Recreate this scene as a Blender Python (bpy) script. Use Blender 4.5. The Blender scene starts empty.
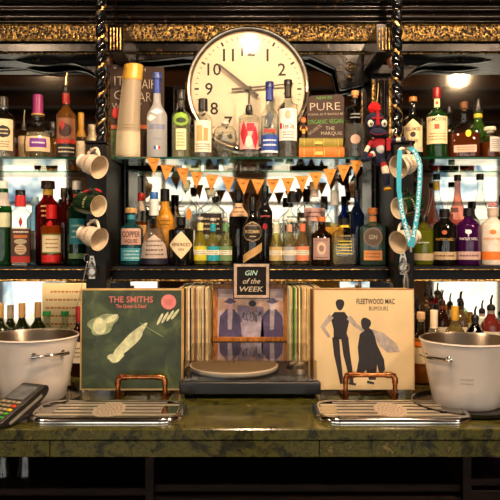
import bpy, math, random
from mathutils import Vector, Matrix
random.seed(7)
S = bpy.context.scene
COL = S.collection
PI = math.pi
CZ = 1.53                      # camera height
F = 650.0                      # focal length in px for a 500 px frame
HY = 240.0                     # horizon row
def X(px, d): return (px - 250.0) * d / F
def Z(py, d): return CZ + (HY - py) * d / F
COUNTER = CZ - 0.49
SHELF = CZ - 0.10
GSHELF = CZ + 0.322

# ------------------------------------------------------------------ materials
MC = {}
def lin(c):
    return tuple(((v / 12.92) if v <= 0.04045 else ((v + 0.055) / 1.055) ** 2.4) for v in c[:3]) + (1.0,)
def hexc(h):
    return tuple(int(h[i:i + 2], 16) / 255 for i in (0, 2, 4))
def new(name):
    m = bpy.data.materials.new(name); m.use_nodes = True
    nt = m.node_tree; nt.nodes.clear()
    out = nt.nodes.new('ShaderNodeOutputMaterial')
    return m, nt, out
def P(color, rough=.5, metal=0., coat=0., var=.12, scale=30., bump=0., trans=0., ior=1.45, spec=.5):
    """principled surface with slight procedural variation; color is a hex string (sRGB)"""
    key = ('P', color, rough, metal, coat, var, scale, bump, trans, ior, spec)
    if key in MC: return MC[key]
    m, nt, out = new('surface_' + color)
    b = nt.nodes.new('ShaderNodeBsdfPrincipled')
    nt.links.new(b.outputs[0], out.inputs[0])
    c = lin(hexc(color))
    b.inputs['Roughness'].default_value = rough
    b.inputs['Metallic'].default_value = metal
    b.inputs['Coat Weight'].default_value = coat
    b.inputs['Coat Roughness'].default_value = .05
    b.inputs['Transmission Weight'].default_value = trans
    b.inputs['IOR'].default_value = ior
    b.inputs['Specular IOR Level'].default_value = spec
    b.inputs['Base Color'].default_value = c
    if var or bump:
        tc = nt.nodes.new('ShaderNodeTexCoord')
        n = nt.nodes.new('ShaderNodeTexNoise'); n.inputs['Scale'].default_value = scale
        n.inputs['Detail'].default_value = 5
        nt.links.new(tc.outputs['Object'], n.inputs['Vector'])
        if var:
            r = nt.nodes.new('ShaderNodeValToRGB')
            r.color_ramp.elements[0].position = .3; r.color_ramp.elements[1].position = .7
            r.color_ramp.elements[0].color = tuple(v * (1 - var) for v in c[:3]) + (1,)
            r.color_ramp.elements[1].color = tuple(min(1, v * (1 + var)) for v in c[:3]) + (1,)
            nt.links.new(n.outputs['Fac'], r.inputs[0]); nt.links.new(r.outputs[0], b.inputs['Base Color'])
        if bump:
            bp = nt.nodes.new('ShaderNodeBump'); bp.inputs['Strength'].default_value = bump
            bp.inputs['Distance'].default_value = .002
            nt.links.new(n.outputs['Fac'], bp.inputs['Height']); nt.links.new(bp.outputs[0], b.inputs['Normal'])
    MC[key] = m
    return m
def GL(color='fafcfa', rough=.02, frost=0., edge=1):
    """thin glass wall: tinted transparency + fresnel reflection, thicker to look through at its rim"""
    key = ('G', color, rough, frost, edge)
    if key in MC: return MC[key]
    m, nt, out = new('glass_' + color)
    c = lin(hexc(color))
    t = nt.nodes.new('ShaderNodeBsdfTransparent')
    lw = nt.nodes.new('ShaderNodeLayerWeight'); lw.inputs['Blend'].default_value = .35
    r = nt.nodes.new('ShaderNodeValToRGB')
    r.color_ramp.elements[0].color = c; r.color_ramp.elements[0].position = .35
    r.color_ramp.elements[1].color = tuple(v * (v * .2 if edge else .95) for v in c[:3]) + (1,); r.color_ramp.elements[1].position = .92
    r.color_ramp.elements[0].position = .42
    nt.links.new(lw.outputs['Facing'], r.inputs[0]); nt.links.new(r.outputs[0], t.inputs[0])
    g = nt.nodes.new('ShaderNodeBsdfGlossy'); g.inputs['Roughness'].default_value = rough
    l2 = nt.nodes.new('ShaderNodeLayerWeight'); l2.inputs['Blend'].default_value = .5
    pw = nt.nodes.new('ShaderNodeMath'); pw.operation = 'POWER'; pw.inputs[1].default_value = 3.
    nt.links.new(l2.outputs['Facing'], pw.inputs[0])
    fr = nt.nodes.new('ShaderNodeMath'); fr.operation = 'MULTIPLY_ADD'; fr.inputs[1].default_value = .8; fr.inputs[2].default_value = .07 if edge else .04
    nt.links.new(pw.outputs[0], fr.inputs[0])
    mx = nt.nodes.new('ShaderNodeMixShader')
    nt.links.new(fr.outputs[0], mx.inputs[0]); nt.links.new(t.outputs[0], mx.inputs[1]); nt.links.new(g.outputs[0], mx.inputs[2])
    last = mx
    if not frost and edge and max(hexc(color)) - min(hexc(color)) > .15: frost = .22
    if frost:
        d = nt.nodes.new('ShaderNodeBsdfDiffuse'); d.inputs[0].default_value = c
        tl = nt.nodes.new('ShaderNodeBsdfTranslucent'); tl.inputs[0].default_value = c
        a = nt.nodes.new('ShaderNodeMixShader'); a.inputs[0].default_value = .5
        nt.links.new(d.outputs[0], a.inputs[1]); nt.links.new(tl.outputs[0], a.inputs[2])
        m2 = nt.nodes.new('ShaderNodeMixShader'); m2.inputs[0].default_value = frost
        nt.links.new(mx.outputs[0], m2.inputs[1]); nt.links.new(a.outputs[0], m2.inputs[2])
        last = m2
    nt.links.new(last.outputs[0], out.inputs[0])
    MC[key] = m
    return m
def LQ(color):
    """spirit filling a bottle: tinted, mostly clear, coloured ones a little cloudy, bending what is behind"""
    key = ('L', color)
    if key in MC: return MC[key]
    m, nt, out = new('liquid_' + color)
    c = lin(hexc(color)); sat = max(hexc(color)) - min(hexc(color))
    t = nt.nodes.new('ShaderNodeBsdfTransparent'); t.inputs[0].default_value = c if sat > .2 else tuple(.5 + v * .5 for v in c[:3]) + (1,)
    rf = nt.nodes.new('ShaderNodeBsdfGlass'); rf.inputs['IOR'].default_value = 1.2; rf.inputs['Roughness'].default_value = .0; rf.inputs[0].default_value = c
    d = nt.nodes.new('ShaderNodeBsdfDiffuse'); d.inputs[0].default_value = c
    tl = nt.nodes.new('ShaderNodeBsdfTranslucent'); tl.inputs[0].default_value = c
    a = nt.nodes.new('ShaderNodeMixShader'); a.inputs[0].default_value = .5
    nt.links.new(d.outputs[0], a.inputs[1]); nt.links.new(tl.outputs[0], a.inputs[2])
    b = nt.nodes.new('ShaderNodeMixShader'); b.inputs[0].default_value = .18
    nt.links.new(t.outputs[0], b.inputs[1]); nt.links.new(rf.outputs[0], b.inputs[2])
    e = nt.nodes.new('ShaderNodeMixShader'); e.inputs[0].default_value = .08 + min(sat, .8) * .5
    nt.links.new(b.outputs[0], e.inputs[1]); nt.links.new(a.outputs[0], e.inputs[2])
    nt.links.new(e.outputs[0], out.inputs[0]); MC[key] = m
    return m
def EM(name, color, s):
    key = ('E', name)
    if key in MC: return MC[key]
    m, nt, out = new(name)
    e = nt.nodes.new('ShaderNodeEmission'); e.inputs[0].default_value = lin(hexc(color)); e.inputs[1].default_value = s
    nt.links.new(e.outputs[0], out.inputs[0]); MC[key] = m
    return m
def nodes_mat(name, f):
    if name in MC: return MC[name]
    m, nt, out = new(name)
    b = nt.nodes.new('ShaderNodeBsdfPrincipled'); nt.links.new(b.outputs[0], out.inputs[0])
    tc = nt.nodes.new('ShaderNodeTexCoord')
    f(nt, b, tc.outputs['Object'])
    MC[name] = m
    return m
def ramp(nt, src, stops):
    r = nt.nodes.new('ShaderNodeValToRGB')
    e = r.color_ramp.elements
    while len(e) < len(stops): e.new(.5)
    for i, (p, h) in enumerate(stops):
        e[i].position = p; e[i].color = lin(hexc(h))
    nt.links.new(src, r.inputs[0]); return r
def noise(nt, vec, scale, detail=6, dist=0.):
    n = nt.nodes.new('ShaderNodeTexNoise'); n.inputs['Scale'].default_value = scale
    n.inputs['Detail'].default_value = detail; n.inputs['Distortion'].default_value = dist
    nt.links.new(vec, n.inputs['Vector']); return n
def bumpn(nt, b, h, s, d=.003):
    p = nt.nodes.new('ShaderNodeBump'); p.inputs['Strength'].default_value = s; p.inputs['Distance'].default_value = d
    nt.links.new(h, p.inputs['Height']); nt.links.new(p.outputs[0], b.inputs['Normal'])
def f_marble(nt, b, v):
    n = noise(nt, v, 20, 14, .5); n.inputs['Roughness'].default_value = .72
    r = ramp(nt, n.outputs['Fac'], [(.33, '15160a'), (.44, '2f2f12'), (.53, '55521f'), (.59, '343514'), (.66, '7a6a34'), (.74, '9c8644')])
    nt.links.new(r.outputs[0], b.inputs['Base Color'])
    b.inputs['Roughness'].default_value = .16
    b.inputs['Coat Weight'].default_value = .3
MARBLE = nodes_mat('green_marble', f_marble)
def f_frieze(nt, b, v):
    vo = nt.nodes.new('ShaderNodeTexVoronoi'); vo.inputs['Scale'].default_value = 95
    nt.links.new(v, vo.inputs['Vector'])
    n = noise(nt, v, 60, 4, 2.)
    mul = nt.nodes.new('ShaderNodeMath'); mul.operation = 'ADD'
    nt.links.new(vo.outputs['Distance'], mul.inputs[0]); nt.links.new(n.outputs['Fac'], mul.inputs[1])
    r = ramp(nt, mul.outputs[0], [(.84, '050302'), (.97, '2a1c0c'), (1., 'a5844a')])
    nt.links.new(r.outputs[0], b.inputs['Base Color'])
    r2 = ramp(nt, mul.outputs[0], [(.9, '000000'), (1., 'ffffff')])
    nt.links.new(r2.outputs[0], b.inputs['Metallic'])
    b.inputs['Roughness'].default_value = .3
    bumpn(nt, b, mul.outputs[0], 1., .006)
FRIEZE = nodes_mat('carved_gilt_frieze', f_frieze)
def f_black(nt, b, v):
    n = noise(nt, v, 40, 6, .5)
    r = ramp(nt, n.outputs['Fac'], [(.4, '060403'), (.64, '120b07'), (.76, '4a3318')])
    nt.links.new(r.outputs[0], b.inputs['Base Color'])
    b.inputs['Roughness'].default_value = .25; b.inputs['Specular IOR Level'].default_value = .22
    bumpn(nt, b, n.outputs['Fac'], .25)
BLACKWOOD = nodes_mat('worn_black_gloss_wood', f_black)
def f_gold(nt, b, v):
    n = noise(nt, v, 90, 6, .5)
    r = ramp(nt, n.outputs['Fac'], [(.38, '1c1208'), (.52, '8a6a34'), (.7, 'd8b878')])
    nt.links.new(r.outputs[0], b.inputs['Base Color'])
    b.inputs['Metallic'].default_value = .85; b.inputs['Roughness'].default_value = .3
    bumpn(nt, b, n.outputs['Fac'], .6)
GOLD = nodes_mat('worn_gilding', f_gold)
def f_wood(nt, b, v):
    mp = nt.nodes.new('ShaderNodeMapping'); mp.inputs['Scale'].default_value = (3, 40, 40)
    nt.links.new(v, mp.inputs[0])
    n = noise(nt, mp.outputs[0], 3, 6, .8)
    r = ramp(nt, n.outputs['Fac'], [(.35, '0f0906'), (.65, '2a190e')])
    nt.links.new(r.outputs[0], b.inputs['Base Color']); b.inputs['Roughness'].default_value = .5; b.inputs['Specular IOR Level'].default_value = .15
DWOOD = nodes_mat('dark_brown_wood', f_wood)
def f_frame(nt, b, v):
    mp = nt.nodes.new('ShaderNodeMapping'); mp.inputs['Scale'].default_value = (30, 30, 6)
    nt.links.new(v, mp.inputs[0])
    n = noise(nt, mp.outputs[0], 4, 6, .8)
    r = ramp(nt, n.outputs['Fac'], [(.35, '8a4f18'), (.65, 'c98434')])
    nt.links.new(r.outputs[0], b.inputs['Base Color']); b.inputs['Roughness'].default_value = .4
FRAMEWOOD = nodes_mat('golden_oak', f_frame)
def f_copper(nt, b, v):
    n = noise(nt, v, 50, 5, .5)
    r = ramp(nt, n.outputs['Fac'], [(.35, '6b331a'), (.65, 'd08a55')])
    nt.links.new(r.outputs[0], b.inputs['Base Color'])
    b.inputs['Metallic'].default_value = 1.; b.inputs['Roughness'].default_value = .25
COPPER = nodes_mat('copper_pipe', f_copper)
def f_mirror(nt, b, v):
    n = noise(nt, v, 5, 6, .3)
    r = ramp(nt, n.outputs['Fac'], [(.3, 'c4bba8'), (.7, 'dcd6ca')])
    nt.links.new(r.outputs[0], b.inputs['Base Color'])
    b.inputs['Metallic'].default_value = 1.; b.inputs['Roughness'].default_value = .035
MIRROR = nodes_mat('aged_mirror', f_mirror)
CHROME = P('d9d6d0', rough=.12, metal=1., var=.05)
STEEL = P('b8b0a2', rough=.3, metal=1., var=.1, scale=60)
BLK = P('0a0a0b', rough=.35, var=.1)
GLOSSBLK = P('060607', rough=.08, var=0, coat=.5)

# ------------------------------------------------------------------ mesh building
class MB:
    def __init__(s): s.v = []; s.f = []; s.m = []; s.mats = []
    def mi(s, m):
        if m not in s.mats: s.mats.append(m)
        return s.mats.index(m)
    def add(s, vs, fs, mat, M=None):
        o = len(s.v); k = s.mi(mat)
        for p in vs:
            p = Vector(p)
            s.v.append(tuple(M @ p) if M is not None else tuple(p))
        for f in fs: s.f.append(tuple(i + o for i in f)); s.m.append(k)
        return s
    def box(s, x0, x1, y0, y1, z0, z1, mat, M=None, bev=0.):
        if bev:
            b = bev; vs = []; 
            # chamfered box: 24 vertices
            xs, ys, zs = (x0, x1), (y0, y1), (z0, z1)
            idx = {}
            for i in (0, 1):
                for j in (0, 1):
                    for k in (0, 1):
                        sx, sy, sz = (1, -1)[i], (1, -1)[j], (1, -1)[k]
                        for a in range(3):
                            p = [xs[i] + sx * b, ys[j] + sy * b, zs[k] + sz * b]
                            p[a] = (xs[i], ys[j], zs[k])[a]
                            idx[(i, j, k, a)] = len(vs); vs.append(p)
            fs = []
            c4 = [(0, 0), (1, 0), (1, 1), (0, 1)]
            for a in range(3):
                for side in (0, 1):
                    q = []
                    for (u, w) in c4:
                        t = [0, 0, 0]; t[a] = side; t[(a + 1) % 3] = u; t[(a + 2) % 3] = w
                        q.append(idx[(t[0], t[1], t[2], a)])
                    fs.append(q if side else q[::-1])
            for a in range(3):   # edges along axis a
                b1, b2 = (a + 1) % 3, (a + 2) % 3
                for (u, w) in c4:
                    t0 = [0, 0, 0]; t0[a] = 0; t0[b1] = u; t0[b2] = w
                    t1 = list(t0); t1[a] = 1
                    q = [idx[tuple(t0) + (b1,)], idx[tuple(t1) + (b1,)], idx[tuple(t1) + (b2,)], idx[tuple(t0) + (b2,)]]
                    fs.append(q if (u == w) else q[::-1])
            for i in (0, 1):
                for j in (0, 1):
                    for k in (0, 1):
                        fs.append([idx[(i, j, k, 0)], idx[(i, j, k, 1)], idx[(i, j, k, 2)]])
            return s.add(vs, fs, mat, M)
        vs = [(x0, y0, z0), (x1, y0, z0), (x1, y1, z0), (x0, y1, z0), (x0, y0, z1), (x1, y0, z1), (x1, y1, z1), (x0, y1, z1)]
        fs = [(3, 2, 1, 0), (4, 5, 6, 7), (0, 1, 5, 4), (1, 2, 6, 5), (2, 3, 7, 6), (3, 0, 4, 7)]
        return s.add(vs, fs, mat, M)
    def lathe(s, prof, mat, seg=24, sq=2., dy=1., M=None, cap0=True, cap1=True):
        vs = []; fs = []
        for (r, z) in prof:
            for i in range(seg):
                a = 2 * PI * i / seg; c, n = math.cos(a), math.sin(a)
                k = 1. if sq == 2. else (abs(c) ** sq + abs(n) ** sq) ** (-1 / sq)
                vs.append((r * k * c, r * k * n * dy, z))
        N = len(prof)
        for j in range(N - 1):
            for i in range(seg):
                i2 = (i + 1) % seg
                fs.append((j * seg + i, j * seg + i2, (j + 1) * seg + i2, (j + 1) * seg + i))
        if cap0: fs.append(tuple(range(seg))[::-1])
        if cap1: fs.append(tuple((N - 1) * seg + i for i in range(seg)))
        return s.add(vs, fs, mat, M)
    def tube(s, pts, r, mat, seg=8, M=None, closed=False):
        pts = [Vector(p) for p in pts]; vs = []; fs = []; n = len(pts)
        rs = r if isinstance(r, (list, tuple)) else [r] * n
        up = Vector((0, 0, 1))
        prev = None
        for i, p in enumerate(pts):
            t = (pts[(i + 1) % n] - pts[i - 1]) if (closed or 0 < i < n - 1) else (pts[min(i + 1, n - 1)] - pts[max(i - 1, 0)])
            t.normalize()
            if prev is None:
                a = t.cross(up)
                if a.length < .05: a = t.cross(Vector((1, 0, 0)))
                a.normalize()
            else:
                a = prev - t * prev.dot(t); a.normalize()
            prev = a; b = t.cross(a)
            for k in range(seg):
                w = 2 * PI * k / seg
                vs.append(p + (a * math.cos(w) + b * math.sin(w)) * rs[i])
        for j in range(n if closed else n - 1):
            j2 = (j + 1) % n
            for k in range(seg):
                k2 = (k + 1) % seg
                fs.append((j * seg + k, j * seg + k2, j2 * seg + k2, j2 * seg + k))
        if not closed:
            fs.append(tuple(range(seg))[::-1]); fs.append(tuple((n - 1) * seg + k for k in range(seg)))
        return s.add(vs, fs, mat, M)
    def ball(s, c, r, mat, seg=16, M=None, sc=(1, 1, 1)):
        vs = []; fs = []; rings = seg // 2
        for j in range(1, rings):
            ph = PI * j / rings
            for i in range(seg):
                a = 2 * PI * i / seg
                vs.append((c[0] + r * sc[0] * math.sin(ph) * math.cos(a), c[1] + r * sc[1] * math.sin(ph) * math.sin(a), c[2] - r * sc[2] * math.cos(ph)))
        b = len(vs); vs.append((c[0], c[1], c[2] - r * sc[2])); vs.append((c[0], c[1], c[2] + r * sc[2]))
        for j in range(rings - 2):
            for i in range(seg):
                i2 = (i + 1) % seg
                fs.append((j * seg + i, j * seg + i2, (j + 1) * seg + i2, (j + 1) * seg + i))
        for i in range(seg):
            i2 = (i + 1) % seg
            fs.append((b, i2, i)); fs.append((b + 1, (rings - 2) * seg + i, (rings - 2) * seg + i2))
        return s.add(vs, fs, mat, M)
    def prism(s, poly, y0, y1, mat, M=None):
        """polygon in x,z extruded in y"""
        n = len(poly)
        vs = [(x, y0, z) for x, z in poly] + [(x, y1, z) for x, z in poly]
        fs = [tuple(range(n)), tuple(range(2 * n - 1, n - 1, -1))]
        for i in range(n):
            j = (i + 1) % n
            fs.append((j, i, i + n, j + n))
        return s.add(vs, fs, mat, M)
    def prismz(s, poly, z0, z1, mat, M=None):
        n = len(poly)
        vs = [(x, y, z0) for x, y in poly] + [(x, y, z1) for x, y in poly]
        fs = [tuple(range(n))[::-1], tuple(range(n, 2 * n))]
        for i in range(n):
            j = (i + 1) % n
            fs.append((i, j, j + n, i + n))
        return s.add(vs, fs, mat, M)
    def build(s, name, parent=None, loc=None, rz=0., smooth=35, rot=None, fixn=False):
        me = bpy.data.meshes.new(name)
        me.from_pydata(s.v, [], s.f)
        for m in s.mats: me.materials.append(m)
        me.polygons.foreach_set('material_index', s.m)
        if smooth:
            me.polygons.foreach_set('use_smooth', [True] * len(me.polygons))
            me.set_sharp_from_angle(angle=math.radians(smooth))
        me.update()
        if fixn:
            import bmesh
            bm = bmesh.new(); bm.from_mesh(me); bmesh.ops.recalc_face_normals(bm, faces=bm.faces); bm.to_mesh(me); bm.free()
        o = bpy.data.objects.new(name, me); COL.objects.link(o)
        if parent: o.parent = parent
        if loc: o.location = loc
        if rot: o.rotation_euler = rot
        elif rz: o.rotation_euler = (0, 0, rz)
        return o
def thing(name, label, cat, loc=(0, 0, 0), rz=0., group=None):
    o = bpy.data.objects.new(name, None); COL.objects.link(o); o.empty_display_size = .05
    o.location = loc; o.rotation_euler = (0, 0, rz)
    return tag(o, label, cat, group)
def tag(o, label, cat, group=None):
    o['label'] = label; o['category'] = cat
    if group: o['group'] = group
    return o
def struct(o): o['kind'] = 'structure'; return o

# ------------------------------------------------------------------ lettering
TX = {}
def text_geo(t, shear=0., bold=.0):
    k = (t, shear, bold)
    if k in TX: return TX[k]
    cu = bpy.data.curves.new('lettering', 'FONT'); cu.body = t; cu.size = 1.; cu.shear = shear; cu.offset = bold
    cu.resolution_u = 2; cu.fill_mode = 'FRONT'
    ob = bpy.data.objects.new('lettering', cu)
    me = bpy.data.meshes.new_from_object(ob)
    vs = [(v.co.x, v.co.y) for v in me.vertices]; fs = [tuple(p.vertices) for p in me.polygons]
    bpy.data.objects.remove(ob); bpy.data.meshes.remove(me)
    x0 = min(v[0] for v in vs); x1 = max(v[0] for v in vs); y0 = min(v[1] for v in vs); y1 = max(v[1] for v in vs)
    h = max(y1 - y0, .3)
    vs = [((x - (x0 + x1) / 2) / h, (y - (y0 + y1) / 2) / h) for x, y in vs]
    TX[k] = (vs, fs, (x1 - x0) / h); return TX[k]
def put_text(mb, t, cx, cz, h, wmax, mat, fn, shear=0., bold=.01, rot=0., fit=False):
    vs, fs, w = text_geo(t, shear, bold)
    sx = h
    if w * h > wmax or fit: sx = wmax / w
    c, s_ = math.cos(rot), math.sin(rot)
    out = [fn(cx + x * sx * c - y * h * s_, cz + x * sx * s_ + y * h * c) for x, y in vs]
    mb.add(out, fs, mat)
def flat(y):            # lettering onto a flat face looking towards -y
    return lambda u, z: (u, y, z)
def ink(h): return P(h, rough=.6, var=0)

# ------------------------------------------------------------------ bottles
def profile(R, H, hb, hs, rn, top, kind=None):
    if kind:
        return [(r * R, z * H) for r, z in kind if z < top] + [(kind[-1][0] * R, top * H)]
    p = [(R * .86, 0), (R * .97, .006 * H + .001), (R, .02 * H + .002), (R, hb * H * .5), (R, hb * H)]
    for i in range(1, 7):
        t = i / 6.; k = (1 + math.cos(PI * t ** .85)) / 2
        p.append((R * (rn + (1 - rn) * k), H * (hb + (hs - hb) * t)))
    if hs < top: p.append((R * rn * .97, H * top))
    return p
def r_at(prof, z):
    for (r0, z0), (r1, z1) in zip(prof, prof[1:]):
        if z0 <= z <= z1 and z1 > z0: return r0 + (r1 - r0) * (z - z0) / (z1 - z0)
    return prof[-1][0] if z > prof[-1][1] else prof[0][0]
CONE = [(.9, 0), (1, .02), (1, .1), (.93, .22), (.74, .38), (.5, .52), (.36, .6), (.32, .66), (.32, 1)]
TEAR = [(.8, 0), (.95, .01), (1, .04), (1, .2), (.95, .32), (1.0, .4), (.92, .5), (.7, .6), (.45, .7), (.3, .8), (.27, .9), (.27, 1)]
ONION = [(.6, 0), (.8, .01), (.97, .1), (1, .22), (.95, .34), (.8, .44), (.5, .5), (.42, .53), (.44, .6), (.46, .74), (.46, 1)]
SKULL = [(.5, 0), (.62, .03), (.66, .15), (.72, .24), (.92, .36), (1, .5), (1, .62), (.9, .76), (.66, .86), (.3, .9), (.28, 1)]
HOOK = [(.86, 0), (1, .01), (1, .15), (.97, .3), (.9, .45), (.84, .6), (.8, .75), (.78, .83), (.78, 1)]
CAT = 'bottle'
def bottle(label, cx, top, w, D, shelf, body=(.6, .72, .36), sq=2., glass=None, liquid=None, level=.55, cap=('181512', .12, 1.15, 'cap'),
           lab=(), kind=None, dy=1., lean=0., opaque=None, group=None, name='bottle', yaw=0., neckband=None):
    x = X(cx, D); H = Z(top, D) - shelf; R = w * D / F / 2
    ch = cap[1]; gt = 1 - ch
    t = thing(name, label, CAT, (x, D, shelf), -math.atan2(x, D) + yaw, group)
    pr = profile(R, H, body[0], body[1], body[2], gt, kind)
    seg = 24 if sq == 2. else 40
    gm = glass if glass else GL()
    if opaque: gm = opaque
    sh = (lambda z: lean * (z / H) ** 2 * H)
    def warp(m):
        if lean:
            m.v = [(a + sh(c), b, c) for a, b, c in m.v]
        return m
    m = MB().lathe(pr, gm, seg, sq, dy, cap1=False); warp(m).build('glass_body', t)
    if liquid and not opaque:
        lp = [(max(r - .0028, .001), max(z, .005)) for r, z in pr if z < level * H]
        lp.append((max(r_at(pr, level * H) - .0028, .001), level * H))
        lp = [lp[0]] + [b for a, b in zip(lp, lp[1:]) if b[1] > a[1] + 1e-4]
        warp(MB().lathe(lp, LQ(liquid), seg, sq, dy)).build('liquid', t)
    # closure
    cr = pr[-1][0] * cap[2]; cm = P(cap[0], rough=.3, var=.08); z0 = gt * H; z1 = H
    m = MB()
    if cap[3] == 'cap':
        m.lathe([(cr, z0 - .002), (cr * 1.03, z0 + (z1 - z0) * .1), (cr, z0 + (z1 - z0) * .2), (cr * .98, z1 - .002), (cr * .9, z1)], cm, 20)
        warp(m).build('cap', t)
    elif cap[3] == 'cork':
        m.lathe([(pr[-1][0] * .8, z0 - .008), (pr[-1][0] * .8, z0), (cr, z0 + .0005), (cr * 1.02, (z0 + z1) / 2), (cr, z1 - .002), (cr * .9, z1)], P(cap[0], rough=.6, var=.25, scale=90), 20)
        warp(m).build('stopper', t)
    elif cap[3] == 'pour':
        c = z0 + (z1 - z0) * .3
        m.lathe([(cr, z0 - .003), (cr * 1.05, z0), (cr * 1.05, c * .5 + z0 * .5), (cr * .8, c), (cr * .45, c + .003)], cm, 16)
        m.tube([(0, 0, c), (0, 0, c + (z1 - c) * .5), (cr * .35, -cr * .2, z1)], [cr * .36, cr * .3, cr * .24], P(cap[4] if len(cap) > 4 else cap[0], rough=.25, metal=.6 if len(cap) > 4 else 0, var=.05), 10)
        warp(m).build('pourer', t)
    if neckband:
        b0, b1, bc = neckband
        m = MB(); zs = [b0 + (b1 - b0) * i / 5 for i in range(6)]
        m.lathe([(r_at(pr, z * H) + .0008, z * H) for z in zs], P(bc, rough=.35, var=.1), 20, sq, dy, cap0=False, cap1=False)
        warp(m).build('neck_band', t)
    if lab:
        m = MB(); n_ = [0]
        def surf(off):
            def fn(u, z):        # u, z in fractions of R and H
                zz = z * H; r = r_at(pr, zz) + off
                if sq == 2.: return (r * math.sin(u) + sh(zz), -r * dy * math.cos(u), zz)
                q = min(abs(u), .97)
                return (u * r + sh(zz), -r * dy * (1 - q ** sq) ** (1 / sq), zz)
            return fn
        for it in lab:
            n_[0] += 1; off = .0007 + .00035 * n_[0]; fn = surf(off); k = it[0]
            if k in ('rect', 'oval', 'dia', 'skew'):
                _, z0, z1, u0, u1, colr = it[:6]
                mt = P(colr, rough=.5, var=.06, scale=80); nz, nu = 10, 12; vs = []; fs = []
                for j in range(nz + 1):
                    tt = -1 + 2 * j / nz
                    wd = {'rect': 1, 'skew': 1, 'oval': math.sqrt(max(0, 1 - tt * tt)) + .02, 'dia': 1.02 - abs(tt)}[k]
                    for i in range(nu + 1):
                        s2 = -1 + 2 * i / nu
                        zz = z0 + (z1 - z0) * (tt + 1) / 2
                        if k == 'skew': zz += (z1 - z0) * .8 * s2
                        vs.append(fn((u0 + u1) / 2 + (u1 - u0) / 2 * s2 * wd, zz))
                for j in range(nz):
                    for i in range(nu):
                        a = j * (nu + 1) + i; fs.append((a, a + 1, a + nu + 2, a + nu + 1))
                m.add(vs, fs, mt)
            elif k == 'txt':
                _, s_, zc, h, uc, wm, colr = it[:7]
                sh_ = it[7] if len(it) > 7 else 0.
                # z is in H-fractions, u in R-fractions: match aspect
                vs, fs, wd = text_geo(s_, sh_, .012)
                hu = h * H / R
                sx = hu if wd * hu <= wm else wm / wd
                m.add([fn(uc + a * sx, zc + b * h) for a, b in vs], fs, ink(colr))
            elif k == 'lines':     # print too small to read
                _, z0, z1, u0, u1, n, colr = it
                rg = random.Random(int(cx * 7 + n))
                for j in range(n):
                    zc = z1 + (z0 - z1) * (j + .5) / n; h = (z1 - z0) / n * .17
                    u = u0 + rg.random() * .1 * (u1 - u0)
                    while u < u1 * .97:
                        e = min(u1, u + (u1 - u0) * rg.uniform(.04, .16))
                        vs = []; 
                        for a in range(4):
                            uu = u + (e - u) * a / 3
                            vs += [fn(uu, zc - h), fn(uu, zc + h)]
                        m.add(vs, [(0, 2, 3, 1), (2, 4, 5, 3), (4, 6, 7, 5)], ink(colr))
                        u = e + (u1 - u0) * .035
        m.build('label', t)
    return t

# ================================================================== ROOM
def wall(name, box, mat):
    m = MB(); m.box(*box, mat); return struct(m.build(name, smooth=0))
W0, W1, B0, B1 = -5.0, 5.0, -4.0, 3.1
wall('floor', (W0, W1, B0, B1, -.1, 0), P('3a2415', rough=.4, var=.3, scale=4))
wall('ceiling', (W0, W1, B0, B1, 3.3, 3.4), P('120b06', rough=.9, var=.2, scale=3, spec=.02))
for i, yy in enumerate((-3.2, -2.2, -1.2, -.2)):
    wall('trim_%d' % (i + 1), (W0, W1, yy, yy + .16, 3.14, 3.3), P('2c1b0e', rough=.8, var=.3, scale=6, spec=.05))
wall('wall_back', (W0, W1, B1, B1 + .1, 0, 3.3), P('2a1a10', rough=.6, var=.2, scale=3))
wall('wall_left', (W0 - .1, W0, B0, B1, 0, 3.3), P('7a5a38', rough=.6, var=.2, scale=3))
wall('wall_right', (W1, W1 + .1, B0, B1, 0, 3.3), P('7a5a38', rough=.6, var=.2, scale=3))
# street side with three tall windows, seen only in the mirrors
WIN = [(-4.8, -2.7), (-2.4, -.2), (.2, 2.4), (2.7, 4.8)]
m = MB(); WM = P('6a4c30', rough=.6, var=.2, scale=3)
m.box(W0, W1, B0 - .1, B0, 0, .12, WM); m.box(W0, W1, B0 - .1, B0, 2.75, 3.3, WM)
ed = [W0, -4.8, -2.7, -2.4, -.2, .2, 2.4, 2.7, 4.8, W1]
for i in (0, 2, 4, 6, 8): m.box(ed[i], ed[i + 1], B0 - .1, B0, .12, 2.75, WM)
struct(m.build('wall_front', smooth=0))
def f_street():
    m, nt, out = new('daylight_street_view')
    e = nt.nodes.new('ShaderNodeEmission'); tc = nt.nodes.new('ShaderNodeTexCoord')
    n = noise(nt, tc.outputs['Object'], 1.7, 3, .4)
    r = ramp(nt, n.outputs['Fac'], [(.38, '46627e'), (.44, 'b8ccd8'), (.49, 'fff4e0'), (.62, 'fffaf0'), (.72, 'd8c09a')])
    nt.links.new(r.outputs[0], e.inputs[0]); e.inputs[1].default_value = WIN_S
    nt.links.new(e.outputs[0], out.inputs[0]); return m
WIN_S = 2.9
STREET = f_street()
for i, (a, b) in enumerate(WIN):
    m = MB(); fr = P('2a1d12', rough=.4)
    m.box(a, b, B0 - .06, B0 - .05, .12, 2.75, STREET)
    for xx in (a, (a + b) / 2 - .03, b - .06): m.box(xx, xx + .06, B0 - .05, B0 + .02, .12, 2.75, fr)
    for zz in (.12, 2.05, 2.69): m.box(a, b, B0 - .05, B0 + .02, zz, zz + .06, fr)
    struct(m.build('window_%d' % (i + 1), smooth=0))
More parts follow.
